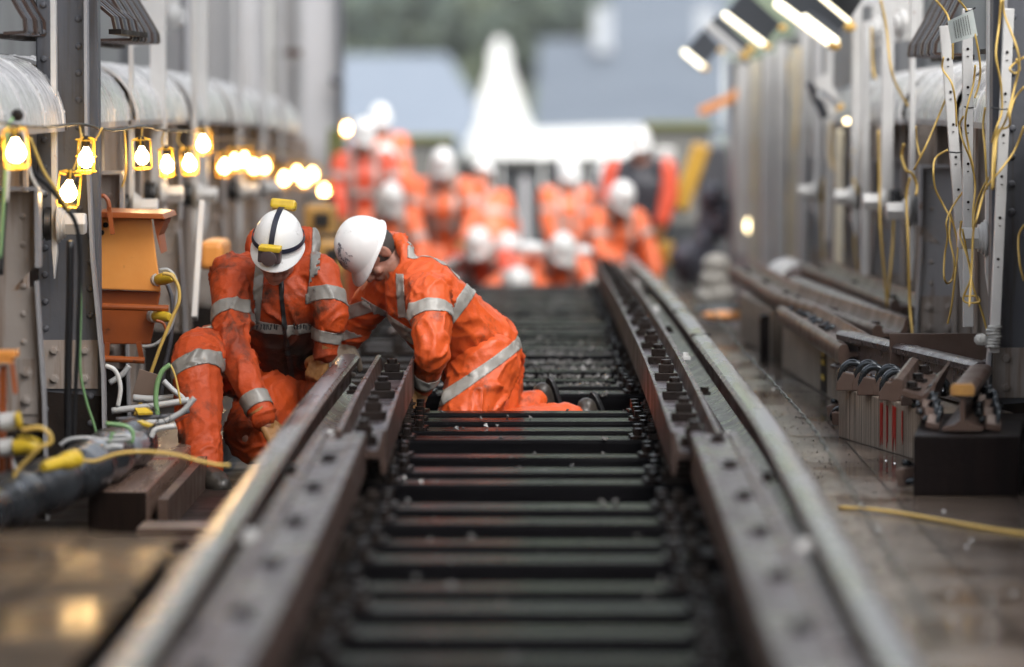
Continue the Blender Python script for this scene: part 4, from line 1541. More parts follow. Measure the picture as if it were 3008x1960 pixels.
# silver nail heads and drops on the boards
mb = MB()
for k in range(80):
    x = rnd.choice([.93, 1.12, 1.34, 1.52, 1.75]) + rnd.uniform(-.03, .03)
    y = rnd.uniform(8, 26)
    mb.lathe((x, y, ZR + drop(y) + .0005), (0, 0, 1), [(0, .007), (.0025, .006), (.004, .001)], 7)
o = mb.build("screw_heads", mat("wet_silver_screw", (.7, .7, .68), .15, metal=.7))
tag(o, kind="stuff")
mb = MB()
for k in range(700):
    y = rnd.uniform(12, 22)
    x = rnd.gauss(1.05, .12) if rnd.random() < .6 else rnd.uniform(.9, 1.3)
    r = rnd.uniform(.002, .006)
    stone_r = r
    tetv = [Vector((x, y, ZR + drop(y) + .002)) + Vector((v.x * r, v.y * r * 1.3, v.z * r * .7)) for v in tet]
    mb.add(tetv, tf)
tag(mb.build("wet_debris_crumbs", M_iron), kind="stuff")
# yellow line on the boards
m = MB()
wire(m, [P(*dp(*p), Y) for p, Y in (((1950, 1180), 14.25), ((2040, 1186), 14.1), ((2150, 1203), 13.9), ((2280, 1226), 13.6), ((2420, 1246), 13.4))], .0065, 8)
tag(m.build("yellow_line", M_yel, smooth=0), "yellow cord lying across the wet boards before the near-black block", "cord")

# ================================================================ YELLOW WIRES on the right girder
def y5(*pts): return [z5(*p) for p in pts]


YW = [(y5((1405, 0), (1450, 60), (1490, 180), (1515, 330), (1510, 420), (1488, 495)), 17.0, "yellow wire curving in front of the paper tag"),
      (y5((1620, 0), (1610, 130), (1595, 280), (1620, 420), (1625, 560), (1600, 640), (1575, 720)), 15.8, "yellow wire weaving down past the perforated strip's track side"),
      (y5((1630, 0), (1640, 80), (1700, 240), (1712, 340), (1690, 440), (1660, 560), (1640, 620), (1600, 700), (1590, 800), (1580, 960)), 15.7, "yellow wire crossing the perforated strip twice"),
      (y5((1737, 440), (1690, 500), (1665, 580), (1660, 640), (1590, 690), (1575, 960)), 15.9, "yellow wire dropping from the curved plate at the picture's edge"),
      (y5((1737, 640), (1690, 760), (1620, 860), (1560, 930), (1530, 990), (1500, 1100), (1480, 1180), (1470, 1400), (1460, 1551)), 15.9, "long yellow wire slanting from the picture's edge behind the nearest nut"),
      (y5((1737, 290), (1690, 320), (1665, 350), (1690, 372), (1715, 350), (1700, 300)), 15.8, "small yellow wire loop at the picture's edge on the curved plate"),
      (y5((1430, 590), (1410, 640), (1430, 720), (1470, 820), (1490, 940), (1480, 1060), (1478, 1180)), 16.9, "yellow wire bowing below the drip edge behind the paper tag strip"),
      (y5((1490, 330), (1480, 430), (1450, 540), (1440, 640), (1460, 760), (1480, 850)), 17.0, "yellow wire twisting down the plain conduit strip"),
      (y5((1330, 290), (1325, 350), (1370, 420), (1390, 520), (1395, 640)), 17.7, "yellow wire clinging to the speckled conduit strip"),
      (y5((1290, 0), (1350, 80), (1375, 200), (1375, 300)), 17.8, "yellow wire entering at the top beside the paper tag"),
      (y5((1350, 760), (1290, 800), (1278, 870), (1290, 960), (1330, 1040), (1380, 1130)), 17.8, "yellow wire looping out beyond the speckled conduit strip"),
      (y5((1430, 970), (1380, 1040), (1345, 1120), (1350, 1200), (1335, 1300), (1332, 1400), (1350, 1435), (1375, 1410), (1385, 1330), (1360, 1200), (1365, 1100)), 17.6, "tangled yellow wire bundle hanging in a long loop"),
      (y5((1360, 1070), (1400, 1230), (1390, 1380), (1370, 1551), (1350, 1640)), 17.6, "yellow wire trailing from the tangle to the rail offcuts"),
      (y5((1420, 1120), (1415, 1200), (1450, 1300), (1470, 1400), (1430, 1520), (1510, 1530), (1495, 1500), (1440, 1500)), 16.6, "yellow wire with a curled free end below the nearest nut"),
      (y5((1425, 1160), (1455, 1320), (1480, 1450), (1530, 1600), (1560, 1720)), 16.6, "yellow wire slanting down behind the perforated strip's foot"),
      (y5((1345, 490), (1300, 600), (1240, 740), (1180, 860)), 18.0, "straight yellow wire slanting down from the speckled strip"),
      (y5((1130, 730), (1118, 790), (1140, 860), (1170, 880), (1195, 940), (1190, 985)), 19.2, "short yellow hook of wire beside the second nut"),
      (y5((1160, 900), (1142, 1000), (1150, 1200), (1155, 1400), (1160, 1560), (1175, 1720)), 19.2, "long yellow wire hanging before the second nut down to the offcuts"),
      (y5((1010, 0), (1040, 140), (1060, 330), (1090, 430), (1150, 540)), 20.3, "yellow wire curving from the top across the broad hanger plate"),
      (y5((1000, 660), (1005, 900), (1010, 1150), (1030, 1380), (1045, 1551)), 20.6, "pale yellow wire hanging straight at the broad hanger plate"),
      (y5((1075, 1060), (1075, 1200), (1060, 1380), (1045, 1540)), 20.8, "pale yellow wire converging on the broad hanger plate's foot"),
      (y5((965, 140), (970, 330), (985, 400)), 22.0, "yellow wire near the orange lamp end cap"),
      (y5((875, 760), (865, 850), (890, 960), (930, 1010)), 23.5, "blurred yellow hook of wire beside the leaning strip"),
      (y5((760, 620), (755, 760), (770, 860)), 25.5, "blurred yellow wire beside the leaning strip"),
      (y5((905, 560), (915, 900), (880, 1200), (900, 1380)), 23.8, "blurred yellow wire hanging between the hanger plates"),
      (y5((720, 900), (715, 1100), (725, 1400)), 26.5, "blurred orange-yellow wire far along the girder"),
      (y5((600, 240), (598, 480), (575, 760)), 28.5, "blurred yellow wire among the far posts"),
      (y5((545, 300), (560, 700), (540, 1100), (545, 1300)), 30.0, "blurred yellow wire at the far posts below the lamp row"),
      (y5((370, 700), (375, 900), (360, 960), (380, 1010)), 32.0, "blurred orange wire knot on the farthest posts"),
      (y5((1737, 1140), (1710, 1200), (1715, 1330), (1737, 1420)), 15.9, "yellow wire bulging in from the picture's edge beside the bracket"),
      (y5((1575, 1290), (1590, 1400), (1590, 1470), (1572, 1460), (1575, 1400)), 16.5, "small wire loop hanging under the nearest nut"),
      (y5((1540, 545), (1530, 640), (1540, 760), (1550, 960)), 16.2, "thin yellow wire behind the nearest hanger bar"),
      (y5((1190, 640), (1195, 720), (1210, 790)), 18.6, "short yellow wire under the drip edge by the thin hanger bar"),
      (y5((1480, 1160), (1490, 1060), (1540, 930), (1640, 800)), 16.4, "yellow wire slanting up behind the nearest nut")]
for pts, Y, lb in YW:
    m = MB()
    wire(m, [P(*p, Y + .04 * math.sin(i * 2.1)) for i, p in enumerate(pts)], .0044 if Y < 19 else .0065, 7, 6)
    tag(m.build("yellow_wire", M_yel, smooth=0), lb, "wire", "yellow wires hanging on the girder")
# black cable ties round the strips
for k, (a, b, Y) in enumerate([(z5(1435, 540), z5(1480, 545), 17.0), (z5(1572, 545), z5(1660, 553), 15.7), (z5(1360, 770), z5(1430, 768), 17.4), (z5(1440, 60), z5(1490, 40), 17.0)]):
    m = MB()
    A, B = P(*a, Y), P(*b, Y)
    m.tube([A, A.lerp(B, .5) + Vector((0, -.012, -.004)), B], .0035, 6)
    tag(m.build("cable_tie", M_black), ["black cable tie round the plain conduit strip above the drip edge", "black cable tie round the nearest strip and hanger", "black cable tie between the two far strips", "black cable tie holding the paper tag"][k], "cable tie")
# paper tag
t = thing("paper_tag", P(*z5(1425, 140), 16.95), "pale plastic-sleeved paper tag with small print tied to the conduit strip", "tag")
q = [P(*z5(1350, 108), 16.9), P(*z5(1368, 222), 16.92), P(*z5(1503, 180), 16.97), P(*z5(1478, 48), 16.95)]
m = MB()
m.prism(q, (0, .004, 0))
link(m.mesh("tag"), "sleeve", mat("pale_paper_sleeve", (.62, .70, .68), .2, bump=.003, bscale=30, var=(.72, .76, .72), vscale=20), t)
m = MB()
for ln in range(7):
    f = .22 + .09 * ln
    A = q[0].lerp(q[3], f)
    B = q[1].lerp(q[2], f)
    s_ = .12
    while s_ < .85:
        e_ = s_ + rnd.uniform(.03, .09)
        a, b = A.lerp(B, s_), A.lerp(B, min(.88, e_))
        m.beam(a + Vector((0, -.002, 0)), b + Vector((0, -.002, 0)), .0018, .0028 if ln == 2 else .0016, up=(0, 1, 0))
        s_ = e_ + .02
link(m.mesh("print"), "small_print", M_tar, t)

# ================================================================ TUBE LAMPS on the right
def tube_lamp(a, b, Ya, Yb, wpx, hood, label, lit=True, cap=True):
    A, B = P(*dp(*a), Ya), P(*dp(*b), Yb)
    s_ = (Ya + Yb) / 2 / 9917
    r = wpx * s_ / 2
    t = thing("tube_lamp", B, label, "lamp", None)
    m = MB()
    d = (B - A).normalized()
    m.tube([A, B], r, 12)
    link(m.mesh("tube"), "fluorescent_tube", M_tubeon if lit else M_light, t, smooth=35)
    side = Vector((d.z, 0, -d.x)).normalized()
    if side.z < 0: side = -side
    w_ = hood * s_
    m = MB()
    o_ = side * (r * 1.1)
    m.prism([A + o_ + Vector((0, -.02, 0)), B + o_ + Vector((0, -.02, 0)), B + o_ + side * w_ * .85 + Vector((0, .05, 0)), A + o_ + side * w_ + Vector((0, .05, 0))], Vector((0, .05, 0)))
    link(m.mesh("hood"), "hood", mat("dark_lamp_hood", (.025, .027, .03), .35), t, bevel=.004)
    m = MB()
    m.prism([A - side * r * 1.2 + Vector((0, .02, 0)), B - side * r * 1.2 + Vector((0, .02, 0)), B + o_ + Vector((0, .02, 0)), A + o_ + Vector((0, .02, 0))], Vector((0, .012, 0)))
    link(m.mesh("refl"), "reflector", M_light, t)
    if cap:
        for off_ in (0, 1):
            m = MB()
            c = B + d * r * 1.6 + side * (w_ * .85 * off_)
            m.ball(c, r * 1.25, 12, 8, (1.2, 1, .9))
            link(m.mesh("cap"), "end_cap", mat("amber_end_cap", (.75, .45, .10), .4), t, smooth=0)
    return t


tube_lamp((1905, -8), (1972, 48), 22.0, 22.3, 10, 85, "tube lamp cut by the top of the picture, amber caps, nearest of the row")
tube_lamp((1806, 8), (1930, 100), 23.6, 23.2, 20, 66, "brightest tube lamp, two-part glowing tube under a dark hood")
tube_lamp((1870, 38), (1945, 95), 23.4, 23.1, 12, 20, "slim glowing tube directly behind the brightest tube lamp", cap=False)
tube_lamp((1684, 34), (1776, 104), 26.3, 26.0, 14, 66, "glowing tube lamp second of the row, amber caps at the post")
tube_lamp((1645, 58), (1722, 124), 28.0, 27.8, 16, 26, "dim tube lamp squeezed behind the second glowing one", lit=False)
tube_lamp((1590, 120), (1634, 156), 30.0, 29.8, 12, 66, "far tube lamp in a dark square hood at the end of the row")
tube_lamp((1900, 220), (1945, 250), 24.6, 24.5, 10, 10, "small lamp bar with an amber cap beside the angled floodlight", lit=False)
t = thing("work_light", P(*dp(1930, 240), 25.0), "small angled floodlight with white lamp face on the wired girder", "lamp")
m = MB()
m.beam(P(*dp(1905, 180), 25), P(*dp(1945, 262), 25), .09, .05, up=(0, 1, 0))
link(m.mesh("face"), "lamp_face", M_light, t, bevel=.004)
m = MB()
m.beam(P(*dp(1880, 190), 25.08), P(*dp(1918, 275), 25.08), .05, .06, up=(0, 1, 0))
link(m.mesh("back"), "housing", M_dkgrey, t, bevel=.004)
m = MB()
m.ball(P(*dp(1968, 282), 24.9), .018, 12, 8)
tag(m.build("indicator_lamp", mat("warm_small_lamp", (1, .8, .4), .3, emit=(1, .8, .45), estr=3), smooth=0), "small warm lamp glowing below the angled floodlight", "lamp")
m = MB()
m.ball(P(*dp(1740, 525), 33), .04, 12, 8, (.7, 1, 1.3))
tag(m.build("far_lamp", mat("warm_small_lamp", (1, .8, .4), .3), smooth=0), "small warm glowing lamp low between the farthest posts", "lamp")
# far orange arm
m = MB()
m.beam(P(*dp(1625, 262), 34), P(*dp(1712, 222), 34), .07, .06, up=(0, 1, 0))
m.ball(P(*dp(1712, 222), 34), .05, 10, 6)
tag(m.build("orange_lamp_bracket", mat("orange_plastic", (.75, .28, .06), .4), bevel=.01), "blurred orange arm sticking out below the far tube lamp", "bracket")

# ================================================================ PEOPLE
M_skin = mat("weathered_skin", (.42, .22, .155), .5, var=(.32, .14, .10), vscale=30, bump=.0008, bscale=120)
M_or1 = mat("dirty_orange_waterproof", (.46, .062, .010), .45, var=(.38, .05, .010), vscale=3.5, spots=(.06, .022, .012), sscale=4.5, samt=.7, rough2=.7, rscale=7, bump=.007, bscale=24, spec=.3)
M_or2 = mat("wet_orange_waterproof", (.70, .108, .022), .32, var=(.66, .095, .02), vscale=4, spots=(.16, .04, .018), sscale=5, samt=.52, rough2=.6, rscale=8, bump=.006, bscale=22, spec=.4)
M_or3 = mat("orange_waterproof", (.82, .17, .05), .4, var=(.74, .13, .04), vscale=4)
M_refl = mat("grimy_reflective_tape", (.26, .245, .22), .35, var=(.17, .16, .145), vscale=7, spots=(.05, .04, .035), sscale=14, samt=.3, bump=.002, bscale=30)
M_refl2 = mat("pale_reflective_tape", (.40, .385, .35), .35, var=(.28, .265, .24), vscale=8, bump=.002, bscale=30)
M_helm = mat("white_helmet_shell", (.84, .84, .83), .25, coat=.3, var=(.76, .76, .74), vscale=6, spots=(.42, .40, .37), sscale=16, samt=.22, rough2=.45, rscale=12, bump=.0006, bscale=30)
M_glove = mat("tan_leather_glove", (.40, .20, .06), .5, var=(.22, .11, .05), vscale=14, bump=.003, bscale=60)
M_glove2 = mat("pale_work_glove", (.46, .40, .31), .55, var=(.30, .24, .17), vscale=10, bump=.003, bscale=60)
M_boot = mat("black_muddy_boot", (.02, .018, .016), .35, var=(.06, .05, .04), vscale=10, bump=.002)
M_eyew = mat("eye_white", (.7, .7, .68), .2)
M_hair = mat("dark_grey_hair", (.05, .045, .04), .7, bump=.003, bscale=150)
M_strap = mat("dark_blue_strap", (.015, .018, .035), .5)
M_under = mat("dark_undershirt", (.02, .02, .022), .8)


def limb(m, pts, n=14, k=5):
    """pts: (point, radius) -> tapered round-ended limb"""
    P_ = [Vector(p) for p, r in pts]
    Rr = [r for p, r in pts]
    if len(P_) > 2:
        C = catmull(P_, k)
        RR = []
        for i in range(len(P_) - 1):
            for j in range(k):
                f = j / k
                f = f * f * (3 - 2 * f)
                RR.append(Rr[i] * (1 - f) + Rr[i + 1] * f)
        RR.append(Rr[-1])
    else:
        C, RR = [P_[0].lerp(P_[1], j / k) for j in range(k + 1)], [Rr[0] + (Rr[1] - Rr[0]) * j / k for j in range(k + 1)]
    d0 = (C[0] - C[1]).normalized()
    d1 = (C[-1] - C[-2]).normalized()
    A = [C[0] + d0 * RR[0] * s for s in (.98, .8, .45)]
    B = [C[-1] + d1 * RR[-1] * s for s in (.45, .8, .98)]
    m.tube(A + C + B, [RR[0] * .2, RR[0] * .6, RR[0] * .89] + RR + [RR[-1] * .89, RR[-1] * .6, RR[-1] * .2], n)


def etube(m, pts, side, n=20, k=6):
    """torso: (point, half width along side, half depth)"""
    P_ = catmull([p for p, a, b in pts], k)
    AB = []
    for i in range(len(pts) - 1):
        for j in range(k):
            f = j / k
            f = f * f * (3 - 2 * f)
            AB.append((pts[i][1] * (1 - f) + pts[i + 1][1] * f, pts[i][2] * (1 - f) + pts[i + 1][2] * f))
    AB.append(pts[-1][1:])
    P0 = P_[0] + (P_[0] - P_[1]).normalized() * AB[0][1] * .4
    P1 = P_[-1] + (P_[-1] - P_[-2]).normalized() * AB[-1][1] * .5
    P_ = [P0] + P_ + [P1]
    AB = [(AB[0][0] * .5, AB[0][1] * .5)] + AB + [(AB[-1][0] * .5, AB[-1][1] * .5)]
    rings = []
    for i, p in enumerate(P_):
        t = (P_[min(i + 1, len(P_) - 1)] - P_[max(i - 1, 0)]).normalized()
        s = (side - t * side.dot(t)).normalized()
        w_ = t.cross(s)
        rings.append([p + s * math.cos(2 * math.pi * j / n) * AB[i][0] + w_ * math.sin(2 * math.pi * j / n) * AB[i][1] for j in range(n)])
    m.rings(rings)


def fuse(m, voxel, smooth=4, name="body"):
    """one continuous skin over overlapping limbs"""
    me = m.mesh(name)
    o = bpy.data.objects.new("tmp", me)
    COL.objects.link(o)
    r = o.modifiers.new("r", 'REMESH')
    r.mode = 'VOXEL'
    r.voxel_size = voxel
    r.use_smooth_shade = True
    if smooth:
        s = o.modifiers.new("s", 'SMOOTH')
        s.iterations = smooth
        s.factor = .5
    dg = bpy.context.evaluated_depsgraph_get()
    dg.update()
    out = bpy.data.meshes.new_from_object(o.evaluated_get(dg))
    bpy.data.objects.remove(o)
    out.name = name
    return out


def arr(me):
    n = len(me.vertices)
    a = np.empty(n * 3)
    me.vertices.foreach_get("co", a)
    b = np.empty(n * 3)
    me.vertices.foreach_get("normal", b)
    return a.reshape(-1, 3), b.reshape(-1, 3)


def bone_dist(co, bones):
    """(distance/radius to each bone, position along each)"""
    D, T = [], []
    for nm, p, q, r in bones:
        p, q = np.array(p), np.array(q)
        d = q - p
        L = max(1e-6, np.dot(d, d))
        t = np.clip(((co - p) @ d) / L, 0, 1)
        D.append(np.linalg.norm(co - (p + t[:, None] * d), axis=1) / r)
        T.append(t)
    return np.array(D), np.array(T)


def folds(me, bones, amp=.008, seed=0, big=.010):
    co, no = arr(me)
    D, T = bone_dist(co, bones)
    idx = D.argmin(0)
    out = co.copy()
    for i in range(len(co)):
        b = bones[idx[i]]
        p, q = b[1], b[2]
        ax = (Vector(q) - Vector(p))
        L = ax.length
        ax.normalize()
        v = Vector(co[i]) - Vector(p)
        t = v.dot(ax)
        perp = v - ax * t
        f = T[idx[i]][i]
        joint = 1.0 + 1.0 * (max(0, 1 - f / .28) + max(0, 1 - (1 - f) / .28))
        wv = Vector(co[i])
        warp = Vector((noise.noise(wv * 5 + Vector((seed, 1, 2))), noise.noise(wv * 5 + Vector((3, seed, 8))), noise.noise(wv * 5 + Vector((6, 4, seed))))) * .09
        sh_ = Vector((seed * 5.3, seed, idx[i] * 3.1))
        pw = perp + warp
        tw = t + warp.x + perp.x * .45
        c1 = pw * 13 + ax * (tw * 5.5) + sh_
        c2 = pw * 4.5 + ax * (tw * 15) + sh_ * 1.7
        r1 = max(0, 1 - abs(noise.noise(c1)) * 2.4) ** 3
        r2 = max(0, 1 - abs(noise.noise(c2)) * 2.2) ** 3
        msk = .5 + 1.1 * noise.noise(wv * 4 + Vector((2, 9, seed)))
        jf = min(1, max(0, joint - 1.0))
        dsp = amp * (r1 * (1.1 - .5 * jf) * max(.1, msk) * 1.6 + r2 * (.25 + 1.2 * jf) * max(.15, 1 - msk) - .38) + big * noise.noise(wv * 5.5 + Vector((seed * 2, 0, 5))) + .0022 * noise.noise(wv * 38)
        out[i] += no[i] * dsp
    me.vertices.foreach_set("co", out.reshape(-1))
    me.update()


def band(me, point, normal, half, labels, bones, parent, mt, name="reflective_band", cond=None, off_=.004):
    bm = bmesh.new()
    bm.from_mesh(me)
    n = Vector(normal).normalized()
    p = Vector(point)
    g = bm.verts[:] + bm.edges[:] + bm.faces[:]
    bmesh.ops.bisect_plane(bm, geom=g, plane_co=p + n * half, plane_no=n, clear_outer=True)
    g = bm.verts[:] + bm.edges[:] + bm.faces[:]
    bmesh.ops.bisect_plane(bm, geom=g, plane_co=p - n * half, plane_no=-n, clear_outer=True)
    if not bm.faces:
        bm.free()
        return
    cen = np.array([f.calc_center_median()[:] for f in bm.faces])
    D, T = bone_dist(cen, bones)
    idx = D.argmin(0)
    kill = []
    for i, f in enumerate(list(bm.faces)):
        ok = bones[idx[i]][0] in labels
        if ok and cond is not None: ok = cond(Vector(cen[i]), f.normal)
        if not ok: kill.append(f)
    bmesh.ops.delete(bm, geom=kill, context='FACES')
    if not bm.faces:
        bm.free()
        return
    bm.normal_update()
    for v in bm.verts: v.co += v.normal * off_
    m2 = bpy.data.meshes.new(name)
    bm.to_mesh(m2)
    bm.free()
    o = link(m2, name, mt, parent, smooth=0)
    s = o.modifiers.new("solid", 'SOLIDIFY')
    s.thickness = .003
    s.offset = -1
    return o


def frame(f, u):
    f = Vector(f).normalized()
    u = Vector(u)
    u = (u - f * u.dot(f)).normalized()
    r = f.cross(u)
    return r, f, u


def head_parts(m, C, fr, neck, detail=True):
    r, f, u = fr
    at = lambda a, b, c: C + r * a + f * b + u * c
    rot = Matrix((r, f, u)).transposed()
    m.ball(at(0, -.008, .025), 1, 18, 12, (.076, .096, .094), rot)
    m.ball(at(0, .022, -.045), 1, 16, 10, (.060, .070, .068), rot)
    m.ball(at(0, .060, -.088), 1, 10, 8, (.030, .026, .022), rot)
    limb(m, [(at(0, -.02, -.05), .058), (Vector(neck), .062)], 12)
    if detail:
        limb(m, [(at(0, .088, .010), .010), (at(0, .104, -.018), .012), (at(0, .108, -.030), .015)], 8)
        for s in (-1, 1):
            m.ball(at(s * .016, .098, -.034), .0105, 8, 6)
            limb(m, [(at(s * .012, .088, .022), .010), (at(s * .045, .078, .024), .010)], 8)
            m.ball(at(s * .040, .066, -.030), 1, 10, 8, (.024, .020, .020), rot)
            m.ball(at(s * .076, -.012, -.010), 1, 10, 8, (.009, .022, .034), rot)
            limb(m, [(at(s * .080, -.006, -.032), .007), (at(s * .086, -.022, .0), .007), (at(s * .084, -.018, .020), .007), (at(s * .080, .002, .018), .006)], 6)
        limb(m, [(at(-.024, .084, -.060), .007), (at(0, .092, -.058), .009), (at(.024, .084, -.060), .007)], 8)
        limb(m, [(at(-.020, .084, -.070), .007), (at(0, .090, -.071), .009), (at(.020, .084, -.070), .007)], 8)


def add_eyes(root, C, fr):
    r, f, u = fr
    for s in (-1, 1):
        m = MB()
        m.ball(C + r * s * .031 + f * .083 + u * .002, .0115, 10, 8)
        e = link(m.mesh("eye"), "eye", M_eyew, root, smooth=0)
        m = MB()
        m.ball(C + r * s * .031 + f * .0915 + u * .002, .0048, 8, 6)
        link(m.mesh("iris"), "iris", M_black, e, smooth=0)


def helmet(root, C, fr, lamp=False, marks=False, mt=None, scale=1.0):
    r, f, u = fr
    B = C + u * .040 - f * .006
    n, K = 40, 14
    sc = scale
    rings = []

    def radius(a):
        x, y = math.cos(a), math.sin(a)
        return Vector((.103 * x, .124 * y, 0)) * sc

    # brim
    for (ex, z) in ((.0065, -.012), (.0062, -.008), (.0015, .000)):
        ring = []
        for j in range(n):
            a = 2 * math.pi * j / n
            v = radius(a)
            pk = max(0, math.sin(a)) ** 2.2
            e = ex + (.034 * pk if ex > .005 else 0)
            v2 = v + v.normalized() * e
            ring.append(B + r * v2.x + f * v2.y + u * (z - (.024 * pk if ex > .005 else 0)))
        rings.append(ring)
    for k in range(K + 1):
        e = math.pi / 2 * k / K
        ring = []
        for j in range(n):
            a = 2 * math.pi * j / n
            v = radius(a) * (math.cos(e) ** .86 if k < K else .001)
            z = .138 * sc * math.sin(e) + .006 * math.exp(-(v.x / .022) ** 2) * math.sin(e)
            ring.append(B + r * v.x + f * v.y + u * (z + .004))
        rings.append(ring)
    m = MB()
    m.rings(rings, True, False)
    h = link(m.mesh("helmet"), "helmet", mt or M_helm, root, smooth=0)
    s = h.modifiers.new("solid", 'SOLIDIFY')
    s.thickness = .004

    def surf(a, e, off_=.004):
        v = radius(a) * (math.cos(e) ** .86)
        z = .138 * sc * math.sin(e) + .006 * math.exp(-(v.x / .022) ** 2) * math.sin(e)
        p = B + r * v.x + f * v.y + u * (z + .004)
        nn = (r * (v.x / .113 ** 2) + f * (v.y / .14 ** 2) + u * (z / .148 ** 2)).normalized()
        return p + nn * off_, nn

    if lamp:
        def ribbon(samples, wd, name, mt_):
            m = MB()
            rr_ = []
            pts = [surf(a, e) for a, e in samples]
            for i, (p, nn) in enumerate(pts):
                t = (pts[min(i + 1, len(pts) - 1)][0] - pts[max(i - 1, 0)][0]).normalized()
                sd_ = t.cross(nn).normalized() * wd
                rr_.append([p - sd_, p + sd_, p + sd_ + nn * .002, p - sd_ + nn * .002])
            m.rings(rr_, True, True)
            return link(m.mesh(name), name, mt_, h, smooth=40)
        ribbon([(2 * math.pi * k / 48, R(14)) for k in range(49)], .009, "band_strap", M_strap)
        ribbon([(math.pi / 2 - .12, R(16 + k * 74 / 20)) for k in range(21)] + [(-math.pi / 2 - .05, R(90 - k * 60 / 16)) for k in range(1, 17)], .011, "top_strap", M_strap)
        p, nn = surf(math.pi / 2 - .10, R(10), .0)
        m = MB()
        t = u
        M = Matrix((r, nn, r.cross(nn))).transposed().to_4x4()
        M.translation = p + nn * .018
        m.box((-.046, -.018, -.034), (.046, .018, .024), M)
        link(m.mesh("torch"), "head_torch", mat("dark_torch_rim", (.05, .045, .05), .25, var=(.12, .08, .08)), h, bevel=.008)
        m = MB()
        m.box((-.040, .006, -.020), (.040, .022, .030), M)
        M2 = Matrix.Translation(r * 0 + u * .016) @ M
        m = MB()
        m.box((-.044, -.020, -.006), (.044, .020, .016), Matrix.Translation(u * .024) @ M)
        link(m.mesh("torch_top"), "torch_cap", M_yelplug, h, bevel=.005)
        m = MB()
        m.lathe(p + nn * .030 - u * .010, nn, [(0, .032), (.01, .034), (.014, .032), (.015, .028), (.016, .001)], 20)
        link(m.mesh("lens"), "torch_lens", mat("dark_torch_rim", (.05, .045, .05), .25, var=(.12, .08, .08)), h, smooth=30)
        p, nn = surf(-math.pi / 2 - .05, R(52), 0)
        m = MB()
        M = Matrix((r, nn, r.cross(nn))).transposed().to_4x4()
        M.translation = p + nn * .018
        m.box((-.052, -.018, -.034), (.052, .022, .034), M)
        link(m.mesh("batt"), "battery_pack", M_yelplug, h, bevel=.012, bseg=3)
    if marks:
        # grimy scribbled pen marks on the shell
        m = MB()
        rr_ = random.Random(4)
        for q in range(26):
            a0 = math.pi / 2 + .15 + rr_.gauss(.25, .28)
            e0 = R(rr_.uniform(30, 66))
            pts = []
            for k in range(5):
                pts.append(surf(a0 + rr_.uniform(-.07, .07), e0 + R(rr_.uniform(-5, 5)), .0055)[0])
            m.tube(catmull(pts, 3), .0009, 4)
        link(m.mesh("marks"), "pen_scribble", mat("pen_ink", (.06, .06, .08), .5), h)
        for (a0, e0, sz) in ((math.pi / 2 + .1, R(28), .030), (math.pi / 2 - .05, R(22), .022)):
            m = MB()
            p, nn = surf(a0, e0, .0045)
            ring0 = []
            for k in range(22):
                an = 2 * math.pi * k / 22
                da, de = math.cos(an) * sz / .13, math.sin(an) * sz * .75 / .14
                w_ = 1 + .25 * math.sin(k * 2.3) + .15 * math.sin(k * 4.1)
                ring0.append(surf(a0 + da * w_, e0 + de * w_, .0048)[0])
            m.add(ring0 + [p], [(k, (k + 1) % 22, 22) for k in range(22)])
            link(m.mesh("worn"), "worn_sticker", mat("grimy_sticker", (.30, .27, .25), .5, var=(.5, .48, .46), vscale=45, spots=(.08, .06, .05), sscale=60, samt=.4), h, smooth=0)
    return h


def glove(root, wrist, d, back, curl, mt, side=1, name="glove", spread=.12, sc=1.0, vx=.0042):
    """d: direction of the fingers, back: direction the back of the hand faces, side: which lateral side the thumb is on"""
    d = Vector(d).normalized()
    back = Vector(back)
    back = (back - d * back.dot(d)).normalized()
    lat = d.cross(back) * side
    wv = Vector(wrist)
    m = MB()
    limb(m, [(wv - d * .045, .040 * sc), (wv - d * .01, .034 * sc), (wv + d * .01, .030 * sc)], 12)
    for q in (-.028, -.010, .010, .026):
        limb(m, [(wv + lat * q * .8 * sc, .016 * sc), (wv + d * .05 * sc + lat * q * sc, .0175 * sc), (wv + d * .092 * sc + lat * q * 1.1 * sc, .0150 * sc)], 10)
    for i, (q, L) in enumerate(((.034, .070), (.0115, .080), (-.0115, .074), (-.034, .058))):
        p = wv + d * .088 * sc + lat * q * sc
        ang = 0
        pts = [(p, .0125 * sc)]
        for j, (ln, cu) in enumerate(((.45, .9), (.32, 1.1), (.25, .8))):
            ang += curl * cu * (1 + .08 * i)
            dd = (d * math.cos(ang) - back * math.sin(ang) + lat * (q / .034) * spread * math.cos(ang) * .6).normalized()
            p = p + dd * L * ln * 1.05 * sc
            pts.append((p, (.0118 - .0012 * j) * sc))
        limb(m, pts, 9, 4)
    p0 = wv + d * .022 * sc + lat * .026 * sc
    p1 = p0 + (lat * .75 + d * .65 - back * .25 * (1 + curl)).normalized() * .040 * sc
    p2 = p1 + (lat * .35 + d * .85 - back * .45 * (1 + curl)).normalized() * .032 * sc
    p3 = p2 + (d * .9 - back * .5 * (1 + curl)).normalized() * .024 * sc
    limb(m, [(p0, .019 * sc), (p1, .0155 * sc), (p2, .0135 * sc), (p3, .011 * sc)], 9, 4)
    me = fuse(m, vx, 2, name)
    co, no = arr(me)
    o_ = co.copy()
    for i in range(len(co)):
        o_[i] += no[i] * (.0016 * noise.noise(Vector(co[i]) * 70))
    me.vertices.foreach_set("co", o_.reshape(-1))
    g = link(me, name, mt, root, smooth=0)
    m = MB()
    m.lathe(wv - d * .058, d, [(0, .047 * sc), (.03, .042 * sc), (.042, .040 * sc), (.043, .030 * sc)], 18)
    link(m.mesh("cuff"), "glove_cuff", mt, g, smooth=40)
    return g


